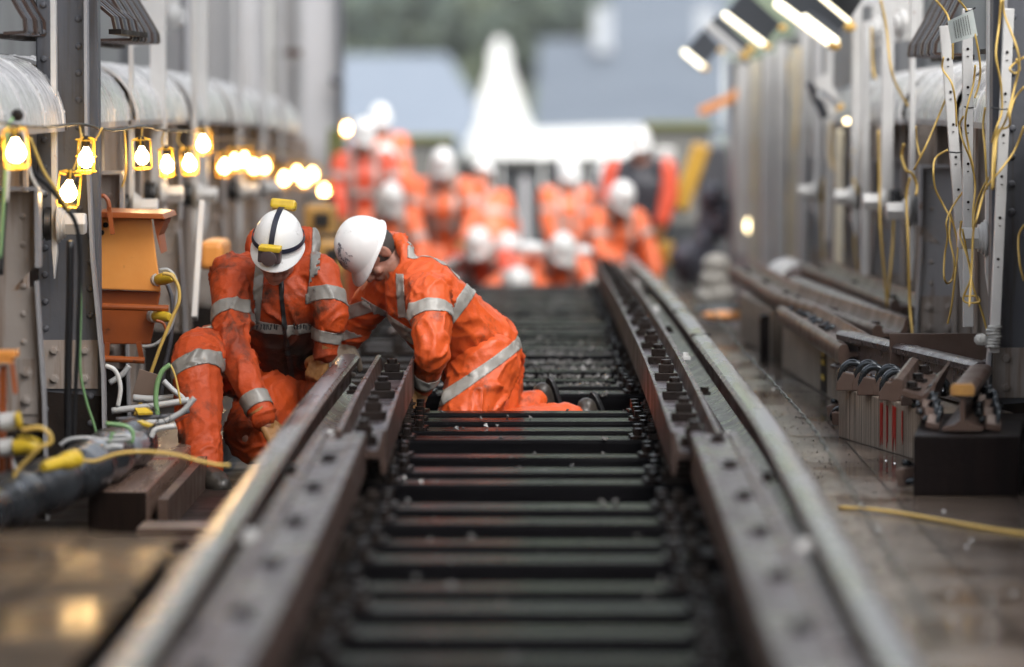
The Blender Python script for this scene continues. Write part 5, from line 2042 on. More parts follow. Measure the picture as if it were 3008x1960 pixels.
def boot(root, ankle, toe, up=(0, 0, 1), sc=1.0, name="boot"):
    t, u = Vector(toe).normalized(), Vector(up).normalized()
    u = (u - t * u.dot(t)).normalized()
    a = Vector(ankle)
    s_ = t.cross(u)
    m = MB()
    limb(m, [(a + u * .02, .044), (a + u * .0, .046), (a - u * .045, .048 * sc)], 12)
    limb(m, [(a - u * .045 - t * .04, .044 * sc), (a - u * .045 + t * .05, .046 * sc), (a - u * .055 + t * .13, .045 * sc), (a - u * .062 + t * .17, .036 * sc)], 12)
    me = fuse(m, .009, 3, name)
    b = link(me, name, M_boot, root, smooth=0)
    m = MB()
    rings = []
    for h in (-.108, -.088):
        ring = []
        for k in range(24):
            an = 2 * math.pi * k / 24
            ring.append(a + t * (.06 + .155 * math.cos(an)) * sc + s_ * (.052 * sc * math.sin(an) * (1.1 if math.cos(an) > 0 else .85)) + u * h)
        rings.append(ring)
    m.rings(rings)
    link(m.mesh("sole"), "sole", M_black, b, bevel=.004)
    return b


def worker(label, J, mj=M_or3, mt_=None, voxel=.014, lamp=False, marks=False, seed=0, bands=(), fine=False, amp=.008, gloves=(M_glove, M_glove), refl=None, group=None, girth=1.0, helm=True, nofoot=False):
    """J: joints in world space. Returns the root Empty."""
    mt_ = mt_ or mj
    refl = refl or M_refl2
    g = girth
    base = Vector((J['pelvis'].x, J['pelvis'].y, min(J['la'].z, J['ra'].z) - .1))
    root = thing("person", base, label, "person", group)
    fr = frame(*J['hf'])
    C = J['head']
    side = (J['ls'] - J['rs']).normalized()
    body = MB()
    head_parts(body, C, fr, J['neck'], fine)
    etube(body, [(J['neck'], .07, .06), (J['chest'], .14 * g, .10 * g), (J['belly'], .13 * g, .10 * g), (J['pelvis'], .14 * g, .11 * g)], side)
    for s in 'lr':
        limb(body, [(J[s + 's'], .055), (J[s + 'e'], .042)])
        limb(body, [(J[s + 'e'], .042), (J[s + 'w'], .030)])
        limb(body, [(J['neck'], .05), (J[s + 's'], .055)])
        limb(body, [(J[s + 'w'], .030), (J[s + 'w'] + (J[s + 'w'] - J[s + 'e']).normalized() * .03, .026)])
        limb(body, [(J[s + 'h'], .080), (J[s + 'k'], .050)])
        limb(body, [(J[s + 'k'], .050), (J[s + 'a'], .038)])
    me = fuse(body, .0065 if fine else .016, 2, "body")
    link(me, "body", M_skin, root, smooth=0)
    if fine: add_eyes(root, C, fr)
    if fine:
        r, f, u = fr
        m = MB()
        m.ball(C - f * .022 + u * .012, 1, 18, 12, (.081, .090, .092), Matrix((r, f, u)).transposed())
        link(m.mesh("hair"), "hair", M_hair, root, smooth=0)
    # jacket
    jb = MB()
    etube(jb, [(J['neck'].lerp(J['chest'], .22), .10, .085), (J['chest'], .195 * g, .135 * g), (J['belly'], .18 * g, .145 * g), (J['pelvis'], .185 * g, .155 * g)], side)
    for s in 'lr':
        sh, el, wr = J[s + 's'], J[s + 'e'], J[s + 'w']
        limb(jb, [(J['neck'].lerp(J['chest'], .3), .075), (sh, .088)])
        limb(jb, [(sh, .092), (sh.lerp(el, .5), .084), (el, .070), (el.lerp(wr, .5), .064), (wr, .052)])
    # stand-up collar and folded hood behind the neck
    up_ = (J['neck'] - J['chest']).normalized()
    bk = side.cross(up_)
    if bk.dot(fr[1]) > 0: bk = -bk
    nb = J['neck'] + up_ * .0
    col = J.get('collar', .035)
    cw = J.get('cw', 1.0)
    limb(jb, [(nb - side * -.095 - bk * .02 - up_ * .03, .030), (nb + side * .10 + bk * .035 + up_ * .02, .032), (nb + side * .075 * cw + bk * .08 + up_ * col, .036), (nb + bk * .105 + up_ * col, .038), (nb - side * .075 * cw + bk * .08 + up_ * col, .036), (nb - side * .10 + bk * .035 + up_ * .02, .032), (nb - side * .095 - bk * .02 - up_ * .03, .030)], 10, 6)
    jm = fuse(jb, voxel, 3, "jacket")
    bj = [('torso', J['neck'], J['pelvis'], .17 * g)]
    for s in 'lr':
        bj += [(s + 'ua', J[s + 's'], J[s + 'e'], .088), (s + 'fa', J[s + 'e'], J[s + 'w'], .066)]
    folds(jm, bj, amp, seed)
    jo = link(jm, "jacket", mj, root, smooth=0)
    # trousers
    tb = MB()
    limb(tb, [(J['lh'], .135 * g), (J['pelvis'], .15 * g), (J['rh'], .135 * g)])
    bt = [('pelvis', J['lh'], J['rh'], .15)]
    for s in 'lr':
        h_, k_, a_ = J[s + 'h'], J[s + 'k'], J[s + 'a']
        limb(tb, [(h_, .128 * g), (h_.lerp(k_, .5), .112 * g), (k_, .090 * g), (k_.lerp(a_, .45), .080 * g), (k_.lerp(a_, J.get('cuff', .93)), J.get('cuffr', .078))], k=4)
        bt += [(s + 'th', h_, k_, .11), (s + 'sh', k_, a_, .085)]
    tm = fuse(tb, voxel, 3, "trousers")
    folds(tm, bt, amp, seed + 11)
    to = link(tm, "trousers", mt_, root, smooth=0)
    for b in bands:
        which = b.get('m', 'j')
        base_w = wloc(root)
        src = jo if which == 'j' else to
        # geometry is stored relative to the root: shift the query instead
        bn = bj if which == 'j' else bt
        bn2 = [(a, Vector(p) - base_w, Vector(q) - base_w, r) for a, p, q, r in bn]
        cnd = b.get('cond')
        c2 = (lambda c, n, cnd=cnd: cnd(c + base_w, n)) if cnd else None
        o = band(src.data, Vector(b['p']) - base_w, b['n'], b.get('w', .028), b['l'], bn2, None, b.get('mt', refl), b.get('name', 'reflective_band'), c2)
        if o:
            o.parent = src
            o.location = (0, 0, 0)
    if helm: helmet(root, C, fr, lamp, marks)
    for i, s in enumerate('lr'):
        gd = J.get(s + 'gd') or (J[s + 'w'] - J[s + 'e'])
        gb = J.get(s + 'gb') or Vector((0, -.4, .9))
        glove(root, J[s + 'w'] + Vector(gd).normalized() * .02, gd, gb, J.get(s + 'curl', .5), gloves[i], J.get(s + 'thumb', 1 if s == 'l' else -1), vx=.0042 if fine else .0065)
    if not nofoot:
        for s in 'lr':
            boot(root, J[s + 'a'] - (J[s + 'k'] - J[s + 'a']).normalized() * .02, J.get(s + 't', Vector((0, -1, 0))), (J[s + 'k'] - J[s + 'a']) if J.get('bootup') is None else J['bootup'], J.get('bootsc', 1.0))
    return root, jo, to, bj, bt


def W3(x, y, Y): return P(*z3(x, y), Y)


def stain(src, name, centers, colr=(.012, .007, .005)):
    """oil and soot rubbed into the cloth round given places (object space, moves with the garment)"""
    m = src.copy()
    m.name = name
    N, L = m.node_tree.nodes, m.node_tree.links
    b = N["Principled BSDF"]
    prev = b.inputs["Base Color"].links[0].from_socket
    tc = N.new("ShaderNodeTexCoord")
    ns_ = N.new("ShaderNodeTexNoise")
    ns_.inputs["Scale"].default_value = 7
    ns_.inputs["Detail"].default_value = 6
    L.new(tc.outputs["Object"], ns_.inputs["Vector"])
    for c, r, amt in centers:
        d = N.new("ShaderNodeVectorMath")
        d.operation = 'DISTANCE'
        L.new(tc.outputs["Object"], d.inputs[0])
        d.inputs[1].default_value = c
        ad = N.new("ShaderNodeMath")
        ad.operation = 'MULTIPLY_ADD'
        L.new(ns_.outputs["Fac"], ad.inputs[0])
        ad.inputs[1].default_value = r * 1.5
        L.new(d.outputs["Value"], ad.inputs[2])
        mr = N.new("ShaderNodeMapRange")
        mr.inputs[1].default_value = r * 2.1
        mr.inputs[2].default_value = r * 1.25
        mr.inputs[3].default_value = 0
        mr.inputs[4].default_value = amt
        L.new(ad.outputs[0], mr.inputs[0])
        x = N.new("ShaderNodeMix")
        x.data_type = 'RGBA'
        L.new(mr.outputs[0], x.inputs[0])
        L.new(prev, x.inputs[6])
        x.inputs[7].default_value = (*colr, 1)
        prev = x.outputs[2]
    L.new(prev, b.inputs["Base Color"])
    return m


# ---- worker one: lamp on helmet, crouching, facing the viewer
J = dict(head=W3(578, 338, 17.20), hf=((-.10, -.87, -.46), (.06, -.46, .87)), neck=W3(595, 408, 17.46), chest=W3(597, 540, 17.46), belly=W3(605, 740, 17.58), pelvis=W3(560, 900, 17.78),
         rs=W3(345, 440, 17.42), re=W3(350, 800, 17.16), rw=W3(505, 1165, 17.0), ls=W3(790, 440, 17.42), le=W3(845, 650, 17.34), lw=W3(812, 835, 17.35),
         rh=W3(420, 900, 17.85), rk=W3(165, 860, 17.02), ra=W3(200, 1400, 16.75), lh=W3(640, 930, 17.8), lk=W3(430, 1260, 17.25), la=W3(620, 1270, 17.6),
         rt=Vector((.55, -1, 0)), bootsc=1.3, cuff=1.0, cuffr=.088, lt=Vector((0, .3, -1)), collar=.125, cw=1.45, rcurl=.5, rgd=Vector((.5, -.1, -.8)), lcurl=.8, lgd=Vector((-.35, .2, -.9)), lgb=Vector((-.2, -.9, .3)), bootup=Vector((0, 0, 1)))
J1 = J
ax = lambda a, b: (J[b] - J[a])
mid = lambda a, b, t: J[a].lerp(J[b], t)
side1 = (J['ls'] - J['rs']).normalized()
tz = (J['neck'] - J['pelvis']).normalized()
front = lambda c, n: n.y < .1
B1 = [dict(p=mid('rs', 're', .60), n=ax('rs', 're'), w=.031, l=('rua',), mt=M_refl), dict(p=mid('re', 'rw', .80), n=ax('re', 'rw'), w=.031, l=('rfa',), mt=M_refl),
      dict(p=mid('ls', 'le', .62), n=ax('ls', 'le') + side1 * -.05, w=.030, l=('lua',), mt=M_refl), dict(p=mid('le', 'lw', .55), n=ax('le', 'lw'), w=.024, l=('lfa',), mt=M_refl),
      dict(p=W3(470, 600, 17.4), n=side1 + tz * -.12, w=.020, l=('torso',), mt=M_refl, cond=lambda c, n: c.z > W3(470, 690, 17.4).z),
      dict(p=W3(762, 600, 17.4), n=side1 + tz * -.05, w=.020, l=('torso',), mt=M_refl, cond=lambda c, n: c.z > W3(470, 700, 17.4).z),
      dict(p=W3(600, 683, 17.4), n=tz + Vector((0, 0, 0)), w=.022, l=('torso',), mt=M_refl, cond=lambda c, n: n.y < 0),
      dict(p=W3(606, 700, 17.3), n=side1 + tz * .07, w=.009, l=('torso',), mt=M_black, name='zip_strip', cond=lambda c, n: n.y < -.2),
      dict(m='t', p=mid('rk', 'ra', .15), n=ax('rk', 'ra') + Vector((.12, 0, 0)), w=.033, l=('rsh', 'rth'), mt=M_refl, cond=lambda c, n: c.y < J1['rk'].y + .12), dict(m='t', p=mid('rh', 'rk', .80), n=ax('rh', 'rk') + Vector((0, 0, .15)), w=.024, l=('rth',), mt=M_refl)]
b1 = Vector((J['pelvis'].x, J['pelvis'].y, min(J['la'].z, J['ra'].z) - .1))
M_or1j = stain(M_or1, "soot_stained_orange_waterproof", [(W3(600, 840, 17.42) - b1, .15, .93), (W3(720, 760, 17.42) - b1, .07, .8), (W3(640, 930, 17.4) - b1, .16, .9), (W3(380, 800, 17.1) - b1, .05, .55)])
root1, jo1, to1, bj1, bt1 = worker("person crouching in dirty orange waterproofs, yellow head torch strapped on the white helmet", J, M_or1j, M_or1, voxel=.0085, lamp=True, seed=1, bands=B1, fine=True, amp=.0125, gloves=(M_glove, M_glove), girth=1.17)
# lettering strokes on the chest tape
m = MB()
for (x0, x1) in ((470, 575), (655, 748)):
    x = x0
    while x < x1:
        wd = rnd.uniform(9, 15)
        for q in range(rnd.choice((2, 3, 3))):
            a = W3(x + rnd.uniform(0, wd), 692 + rnd.uniform(0, 8), 17.27)
            b = W3(x + rnd.uniform(0, wd), 724 - rnd.uniform(0, 8), 17.27)
            if q == 2: b = W3(x + wd, 692 + rnd.uniform(0, 24), 17.27)
            m.beam(a, b, .0055, .002, up=(0, 1, 0))
        x += wd + 4
link(m.mesh("letters"), "worn_lettering", M_black, root1)
M_ = MB()
limb(M_, [(J['neck'] + Vector((.01, -.05, -.02)), .055), (J['chest'] + Vector((0, -.075, .08)), .045)])
link(fuse(M_, .01, 3), "undershirt", M_under, root1, smooth=0)

# ---- worker two: bending over the rail, helmet top towards the viewer
J = dict(head=W3(1068, 332, 17.62), hf=((-.40, -.20, -.89), (-.80, -.42, .44)), neck=W3(1165, 410, 17.64), chest=W3(1290, 540, 17.62), belly=W3(1440, 690, 17.72), pelvis=W3(1600, 850, 17.82),
         ls=W3(1345, 545, 17.40), le=W3(1365, 830, 17.25), lw=W3(1315, 1000, 17.35), rs=W3(1085, 560, 17.78), re=W3(1005, 660, 17.85), rw=W3(948, 775, 17.90),
         lh=W3(1620, 900, 17.68), lk=W3(1520, 1270, 17.50), la=W3(2100, 1180, 17.95), rh=W3(1640, 900, 17.95), rk=W3(1650, 1260, 17.85), ra=W3(1870, 1110, 18.0),
         rt=Vector((.2, .1, -1)), lt=Vector((.25, .1, -1)), lgd=Vector((-.45, -.1, -.85)), lgb=Vector((.3, -.9, .1)), lcurl=.75, rgd=Vector((-.25, -.25, -.62)), rgb=Vector((-.5, -.7, .55)), rcurl=.75, collar=.085)
J2 = J
ns = (J['ls'] - J['rs']).normalized()
B2 = [dict(p=mid('ls', 'le', .36), n=ax('ls', 'le') + Vector((.0, 0, 0)), w=.028, l=('lua',)), dict(p=mid('le', 'lw', .80), n=ax('le', 'lw'), w=.026, l=('lfa',)),
      dict(p=W3(990, 615, 17.8), n=Vector((.35, 0, -.9)), w=.028, l=('rua', 'rfa')), dict(p=W3(965, 735, 17.88), n=Vector((.25, 0, -.95)), w=.020, l=('rfa',)),
      dict(p=W3(1500, 590, 17.6), n=Vector((.80, 0, -.60)), w=.026, l=('torso',)),
      dict(p=W3(1350, 410, 17.57), n=Vector((.05, .98, .15)), w=.026, l=('torso', 'lua', 'rua'), cond=lambda c, n: n.z > .3 and c.x < W3(1500, 400, 17.6).x and c.x > W3(1235, 400, 17.6).x),
      dict(p=W3(1205, 560, 17.5), n=Vector((.96, 0, .05)), w=.016, l=('torso', 'lua'), cond=lambda c, n: n.y < 0 and c.z < W3(1200, 440, 17.5).z and c.z > W3(1200, 660, 17.5).z),
      dict(p=W3(1200, 720, 17.6), n=Vector((.50, 0, .86)), w=.028, l=('torso',), cond=lambda c, n: c.x < W3(1280, 400, 17.6).x),
      dict(p=W3(1580, 950, 17.6), n=Vector((.57, 0, -.82)), w=.022, l=('torso',)), dict(m='t', p=W3(1580, 950, 17.6), n=Vector((.57, 0, -.82)), w=.022, l=('pelvis', 'lth', 'rth'))]
root2, jo2, to2, bj2, bt2 = worker("person bending sideways over the rail in wet orange waterproofs, white helmet covered in pen scribbles", J, M_or2, voxel=.0085, marks=True, seed=2, bands=B2, fine=True, amp=.0125, gloves=(M_glove, M_glove2), girth=1.17, refl=M_refl2)


# ---- the distant gang
def pose(hx, hv, Y, face, lean=20, legs='stand', hp=30, reach=.3, roll=0, arms=(0, 0)):
    H = P(*dp(hx, hv), Y) - Vector((0, 0, .09))
    a = R(face)
    Fd = Vector((math.sin(a), math.cos(a), 0))      # 0 = away from the viewer, 180 = towards
    Z = Vector((0, 0, 1))
    Lf = Z.cross(Fd)
    T = (Z * math.cos(R(lean)) + Fd * math.sin(R(lean)) + Lf * math.sin(R(roll))).normalized()
    nk = H - T * .10 - Z * .04 - Fd * .02
    J = dict(head=H, hf=(Fd * math.cos(R(hp)) - Z * math.sin(R(hp)), Z * math.cos(R(hp)) + Fd * math.sin(R(hp))), neck=nk, chest=nk - T * .18, belly=nk - T * .36, pelvis=nk - T * .54)
    for s, sg, ar in (('l', 1, arms[0]), ('r', -1, arms[1])):
        J[s + 's'] = nk - T * .05 + Lf * sg * .195
        J[s + 'e'] = J[s + 's'] + (-Z * .24 + Fd * (.05 + reach * .25) + Lf * sg * (.05 + ar * .12))
        J[s + 'w'] = J[s + 'e'] + (-Z * (.22 - ar * .2) + Fd * (.06 + reach * .35) - Lf * sg * .05)
        hip = J['pelvis'] + Lf * sg * .095
        J[s + 'h'] = hip
        if legs == 'stand':
            J[s + 'k'] = hip - Z * .42 + Fd * .05
            J[s + 'a'] = J[s + 'k'] - Z * .42 - Fd * .03
        elif legs == 'kneel':
            J[s + 'k'] = hip - Z * .34 + Fd * .18 + Lf * sg * .06
            J[s + 'a'] = J[s + 'k'] - Fd * .38 - Z * .05
        elif legs == 'bend':
            J[s + 'k'] = hip - Z * .38 + Fd * .16
            J[s + 'a'] = J[s + 'k'] - Z * .38 - Fd * .14
        else:
            J[s + 'k'] = hip + Fd * .32 + Z * .02 + Lf * sg * .08
            J[s + 'a'] = J[s + 'k'] - Z * .40 - Fd * .10
        J[s + 't'] = Fd if legs != 'kneel' else Vector((0, 0, -1)) + Fd * -.2
        J[s + 'gd'] = (J[s + 'w'] - J[s + 'e'])
        J[s + 'gb'] = Z
    return J


M_navy = mat("dark_navy_vest", (.02, .022, .03), .6, var=(.04, .04, .05))
M_ored = mat("deep_orange_waterproof", (.70, .085, .03), .4, var=(.6, .07, .03), vscale=4)
GANG = [((846, 298, 36.5, 175, 14, 'stand', 25, .1), M_ored, M_ored, "blurred orange-clad person standing upright beside the gate tower, farthest toward the bulbs", 1.25),
        ((884, 264, 43, 180, 5, 'stand', 10, .1), M_or3, M_or3, "blurred person whose white helmet shows highest, behind those by the gate tower", 1.2),
        ((897, 355, 37.2, 190, 22, 'bend', 40, .3), M_or3, M_or3, "blurred orange person leaning over just below the highest white helmet", 1.3),
        ((907, 445, 34.0, 170, 40, 'crouch', 45, .3), M_or3, M_or3, "x", 1.4),
        ((1030, 366, 37.0, 185, 30, 'bend', 35, .25, 0, (.1, .1)), M_or3, M_or3, "broad blurred orange person with greyish helmet before the dark gatepost", 1.6),
        ((1120, 394, 37.5, 20, 30, 'bend', 40, .3, 14), M_or3, M_or3, "blurred orange person bending beneath the white gable, helmet merging with the wall", 1.5),
        ((1113, 552, 33.6, 190, 66, 'kneel', 35, .5), M_ored, M_ored, "blurred person low in the hole, helmet beside the far rail end", 1.3),
        ((1176, 560, 34.2, 160, 66, 'kneel', 50, .5), M_or3, M_or3, "blurred person low in the hole, second helmet from the far rail end", 1.3),
        ((1203, 634, 32.7, 180, 80, 'kneel', 75, .4), M_or3, M_or3, "blurred person lowest of all, only bright helmet top and orange back at the track's end", 1.5),
        ((1306, 564, 33.0, 170, 62, 'kneel', 35, .5, 0, (.1, .1)), M_or3, M_or3, "blurred hooded person low in the hole beside the walkway rail's far end", 1.5),
        ((1320, 388, 42, 165, 12, 'stand', 20, .0, 0, (-.3, -.3)), M_or3, M_navy, "x", 1.0),
        ((1410, 398, 40.5, 200, 25, 'bend', 30, .2, 0, (-.3, -.3)), M_or3, M_or3, "blurred person half hidden behind the crouching one near the yellow boom", 1.0),
        ((1440, 442, 35.4, 150, 40, 'crouch', 45, .35, -16), M_or3, M_or3, "blurred orange person crouching, face lowered, before the dark-clad standing one", 1.45),
        ((1487, 318, 37.0, 185, 6, 'stand', 15, .05, 0, (.05, .15)), M_navy, M_navy, "blurred person standing in dark vest with orange sleeves next to the yellow boom", 1.25)]
GANG[3] = GANG[3][:3] + ("blurred person crouching directly above the pen-scribbled helmet", 1.4)
GANG[10] = GANG[10][:3] + ("blurred slim person standing against the dark parapet beyond the pale upright", 1.2)
for i, (a, mj, mt2, lb, gi) in enumerate(GANG):
    J = pose(*a)
    sd_ = (J['ls'] - J['rs']).normalized()
    T_ = (J['neck'] - J['pelvis']).normalized()
    bs = [dict(p=J['neck'].lerp(J['pelvis'], .55), n=T_, w=.028, l=('torso',)), dict(p=J['neck'] + sd_ * .1, n=sd_, w=.025, l=('torso',)), dict(p=J['neck'] - sd_ * .1, n=sd_, w=.025, l=('torso',))]
    for s in 'lr':
        bs.append(dict(p=J[s + 's'].lerp(J[s + 'e'], .6), n=J[s + 'e'] - J[s + 's'], w=.03, l=(s + 'ua',)))
    if mj is M_navy: bs = []
    rr, jo_, to_, b_, t_ = worker(lb, J, mj, mt2, voxel=.017, seed=20 + i, bands=bs, amp=.006, group="workers gathered at the far end of the track", girth=gi, refl=M_refl2)
    if mj is M_navy:
        for s in 'lr':
            m = MB()
            limb(m, [(J[s + 's'] + sd_ * (.03 if s == 'l' else -.03), .098), (J[s + 'e'], .088), (J[s + 'w'], .068)])
            link(fuse(m, .015, 2), "orange_sleeve", M_ored, rr, smooth=0)
# pale sheeting among the low workers
for k, (x, v, Y, sz) in enumerate([(1232, 578, 33.0, (.13, .12, .055)), (1356, 585, 33.5, (.08, .12, .05))]):
    m = MB()
    m.ball(P(*dp(x, v), Y), 1, 12, 8, sz)
    tag(m.build("pale_cloth", M_helm, smooth=0), ["pale cloth bundle between the low helmets in the hole", "pale cloth bundle at the far end of the walkway rail"][k], "cloth")

# ================================================================ BACKGROUND
M_port = mat("gate_tower_grey_paint", (.42, .42, .43), .5, var=(.50, .50, .51), vscale=.8, streak=(.34, .32, .30), stamt=.3, stscale=(6, 6, .5))
M_slate_l = mat("wet_pale_slate", (.14, .17, .21), .4, var=(.17, .20, .24), vscale=.5)
M_white = mat("white_render", (.88, .88, .87), .7)
M_stone = mat("dark_lichen_stone", (.10, .10, .095), .8, var=(.17, .17, .15), vscale=2.5)
M_moss = mat("green_moss", (.10, .12, .04), .9, var=(.16, .15, .06), vscale=5)

# gate tower leg (portal pier) on the bulb side
t = thing("gate_tower", P(*dp(640, 500), 37), "pale grey riveted gate tower leg rising behind the row of bulbs", "tower")
YT = 37.0
pan = [(-3.9, -3.42, 37.5, M_port), (-3.40, -2.97, 37.1, M_port), (-2.95, -2.62, 37.6, M_port), (-2.60, -2.36, 37.2, M_port), (-2.33, -2.08, 37.35, M_port), (-2.05, -1.735, 37.0, M_port)]
for a, b, y, mt in pan:
    m = MB()
    m.box((a, y, -.8), (b, y + .5, 3.2))
    link(m.mesh("panel"), "tower_panel", mt, t, bevel=.01)
for x in (-2.61, -2.345, -2.065):
    m = MB()
    m.box((x - .03, 37.1, -.8), (x + .02, 37.18, 3.2))
    link(m.mesh("rib"), "cover_strip", M_light, t)
m = MB()
m.box((-1.735, 36.9, -.8), (-1.70, 37.4, 3.2))
link(m.mesh("edge"), "dark_edge_bar", M_dkgrey, t)
for z in (1.2, 2.35, 2.6):
    m = MB()
    m.ball((-1.75, 36.86, z), .055, 12, 8)
    link(m.mesh("knob"), "edge_fixing", M_dkgrey, t)
m = MB()
m.box((-2.26, 36.95, 1.40), (-2.05, 36.99, 1.46))
link(m.mesh("rust"), "rusty_bracket", M_rustrail, t)
m = MB()
m.box((-1.80, 36.5, -.8), (-1.66, 36.8, .78))
tag(m.build("dark_post", M_moss, bevel=.01), "dark mossy post at the foot of the gate tower behind the lone bulb", "post")

t = thing("gate_tower", (3.0, 37, -.8), "pale grey gate tower leg beyond the hexagonal nuts on the wired side", "tower")
for a, b, y in ((2.25, 2.75, 37.0), (2.78, 3.3, 37.3), (3.33, 3.9, 37.0)):
    m = MB()
    m.box((a, y, -.8), (b, y + .5, 3.2))
    link(m.mesh("panel"), "tower_panel", M_port, t, bevel=.01)
for x in (2.765, 3.315):
    m = MB()
    m.box((x - .03, 36.95, -.8), (x + .03, 37.4, 3.2))
    link(m.mesh("rib"), "cover_strip", M_light, t)

# grey sheeting behind the far posts on the wired side
t = thing("side_screen", (2.1, 36, -.5), "grey painted screen wall behind the far pale posts", "screen")
for k, (a, b, top) in enumerate([((1.60, 36.0), (1.78, 32.5), 1.36), ((1.79, 32.4), (1.92, 28.6), 1.5), ((1.93, 28.5), (2.0, 25.2), 1.62)]):
    m = MB()
    m.prism([(a[0], a[1], -.8), (b[0], b[1], -.8), (b[0], b[1], top), (a[0], a[1], top)], (.05, .02, 0))
    link(m.mesh("panel"), "screen_panel", mat("screen_grey_paint", (.26, .26, .265), .5, var=(.34, .34, .34), streak=(.12, .12, .11), stamt=.6, stscale=(3, 3, .3)), t)

# parapet wall and gateposts beyond the end of the works
t = thing("parapet_wall", (0, 46, -2), "dark grey parapet wall closing the view behind the group of workers", "wall")
m = MB()
for k in range(9):
    x = -1.75 + k * .45
    m.box((x, 46, -2), (x + .43, 46.3, .31))
link(m.mesh("wall"), "wall_panels", mat("wet_dark_parapet", (.045, .05, .054), .4, var=(.07, .075, .08), vscale=3, streak=(.11, .11, .11), stamt=.4, stscale=(8, 8, .6)), t)
m = MB()
m.box((-1.8, 45.9, .31), (2.4, 46.4, .37))
link(m.mesh("cope"), "coping", M_stone, t)
for (a, b, lb) in (((925, 318), (1052, 470), "dark lichened stone gatepost with green cap behind the waiting workers"), ((1502, 288), (1650, 520), "broad stone gatepost with green mossy cap behind the yellow machine")):
    A, B = P(*dp(*a), 45), P(*dp(*b), 45)
    t = thing("stone_pier", ((A.x + B.x) / 2, 45, B.z), lb, "gatepost")
    m = MB()
    m.box((A.x, 44.8, B.z), (B.x, 45.3, A.z - .06))
    link(m.mesh("p"), "pier", M_stone, t, bevel=.02)
    m = MB()
    m.box((A.x - .03, 44.75, A.z - .06), (B.x + .03, 45.35, A.z + .02))
    link(m.mesh("c"), "mossy_cap", M_moss, t, bevel=.02)
# steel upright in the parapet opening (pale vertical)
m = MB()
m.box((P(*dp(1212, 450), 44).x, 44, -1), (P(*dp(1228, 450), 44).x, 44.1, .22))
tag(m.build("steel_upright", M_port), "pale steel upright against the dark parapet between the workers", "post")

# end of the deck: buffer timber where the sleepers stop
m = MB()
m.box((-.9, 31.75, ZS - .45 + drop(32)), (.85, 32.0, ZS + .012 + drop(32)))
tag(m.build("end_timber", M_sleeper, bevel=.01), "thick last timber before the hole where workers lie", "timber")


def house(name, label, Y, gable, wall, roof_m, chim=None, windows=()):
    t = thing(name, P(*dp(*gable[0]), Y), label, "house")
    return t


# white gabled house
Y = 300
t = thing("white_house", P(*dp(1160, 420), Y), "white rendered gabled house with a tall chimney breast, centre of the view", "house")
g = [P(*dp(*p), Y) for p in ((1075, 520), (1075, 330), (1100, 275), (1130, 195), (1142, 150), (1142, 112), (1180, 112), (1182, 150), (1200, 205), (1222, 275), (1245, 325), (1250, 520))]
m = MB()
m.prism(g, (0, 9, 0))
link(m.mesh("g"), "gable_wall", M_white, t)
m = MB()
g = [P(*dp(*p), Y + 1) for p in ((1246, 520), (1246, 308), (1400, 302), (1512, 300), (1512, 520))]
m.prism(g, (0, 6, 0))
link(m.mesh("w"), "side_wing", M_white, t)
m = MB()
c = [P(*dp(*p), Y + 3) for p in ((1152, 112), (1152, 92), (1172, 92), (1172, 112))]
m.prism(c, (0, 1, 0))
link(m.mesh("c"), "chimney", M_white, t)
M_slate = mat("wet_blue_grey_slate", (.085, .105, .13), .45, var=(.11, .13, .155), vscale=.4, streak=(.065, .08, .10), stamt=.6, stscale=(.06, .06, 2.2))
t = thing("slate_roofed_house", P(*dp(1450, 400), 330), "large house with ribbed blue-grey slate roof behind the white gable", "house")
a = [P(*dp(*p), 324) for p in ((1235, 318), (1690, 318))] + [P(*dp(*p), 345) for p in ((1690, 92), (1255, 92))]
m = MB()
m.add(a + [v + Vector((0, 0, -.4)) for v in a], [(0, 1, 2, 3), (7, 6, 5, 4), (0, 4, 5, 1), (1, 5, 6, 2), (2, 6, 7, 3), (3, 7, 4, 0)])
link(m.mesh("r"), "slate_roof", M_slate, t)
m = MB()
A, B = P(*dp(1235, 318), 326), P(*dp(1690, 318), 326)
m.box((A.x, 326, A.z - 6), (B.x, 343, A.z - .4))
link(m.mesh("w"), "wall", M_white, t)
for xx in (1400, 1640):
    m = MB()
    A = P(*dp(xx, 92), 340)
    m.box((A.x - .7, 340, A.z - 1), (A.x + .7, 341.5, A.z + 2.6))
    link(m.mesh("ch"), "chimney", mat("grey_chimney_render", (.4, .42, .45), .8), t)
t = thing("pale_roofed_house", P(*dp(950, 380), 290), "house with plain pale blue-grey roof left of the white gable", "house")
t["label"] = "house with plain pale blue-grey roof between gate tower and white gable"
a = [P(*dp(*p), 284) for p in ((760, 335), (1085, 335))] + [P(*dp(*p), 300) for p in ((1095, 255), (1040, 128), (760, 128))]
a[2] = P(*dp(1118, 255), 290)
m = MB()
n = len(a)
m.add(a + [v + Vector((0, 0, -.4)) for v in a], [tuple(range(n)), tuple(range(n, 2 * n))[::-1]] + [(i, (i + 1) % n, (i + 1) % n + n, i + n) for i in range(n)])
link(m.mesh("r"), "slate_roof", M_slate_l, t)
A, B = P(*dp(760, 335), 286), P(*dp(1085, 335), 286)
m = MB()
m.box((A.x, 286, A.z - 6), (B.x, 300, A.z - .4))
link(m.mesh("w"), "wall", mat("grey_render_wall", (.4, .42, .43), .8), t)
t = thing("far_roof_house", P(*dp(1520, 90), 420), "far house with another grey roof above the ribbed slate roof", "house")
a = [P(*dp(*p), 410) for p in ((1400, 92), (1700, 92))] + [P(*dp(*p), 425) for p in ((1700, -30), (1420, -30))]
m = MB()
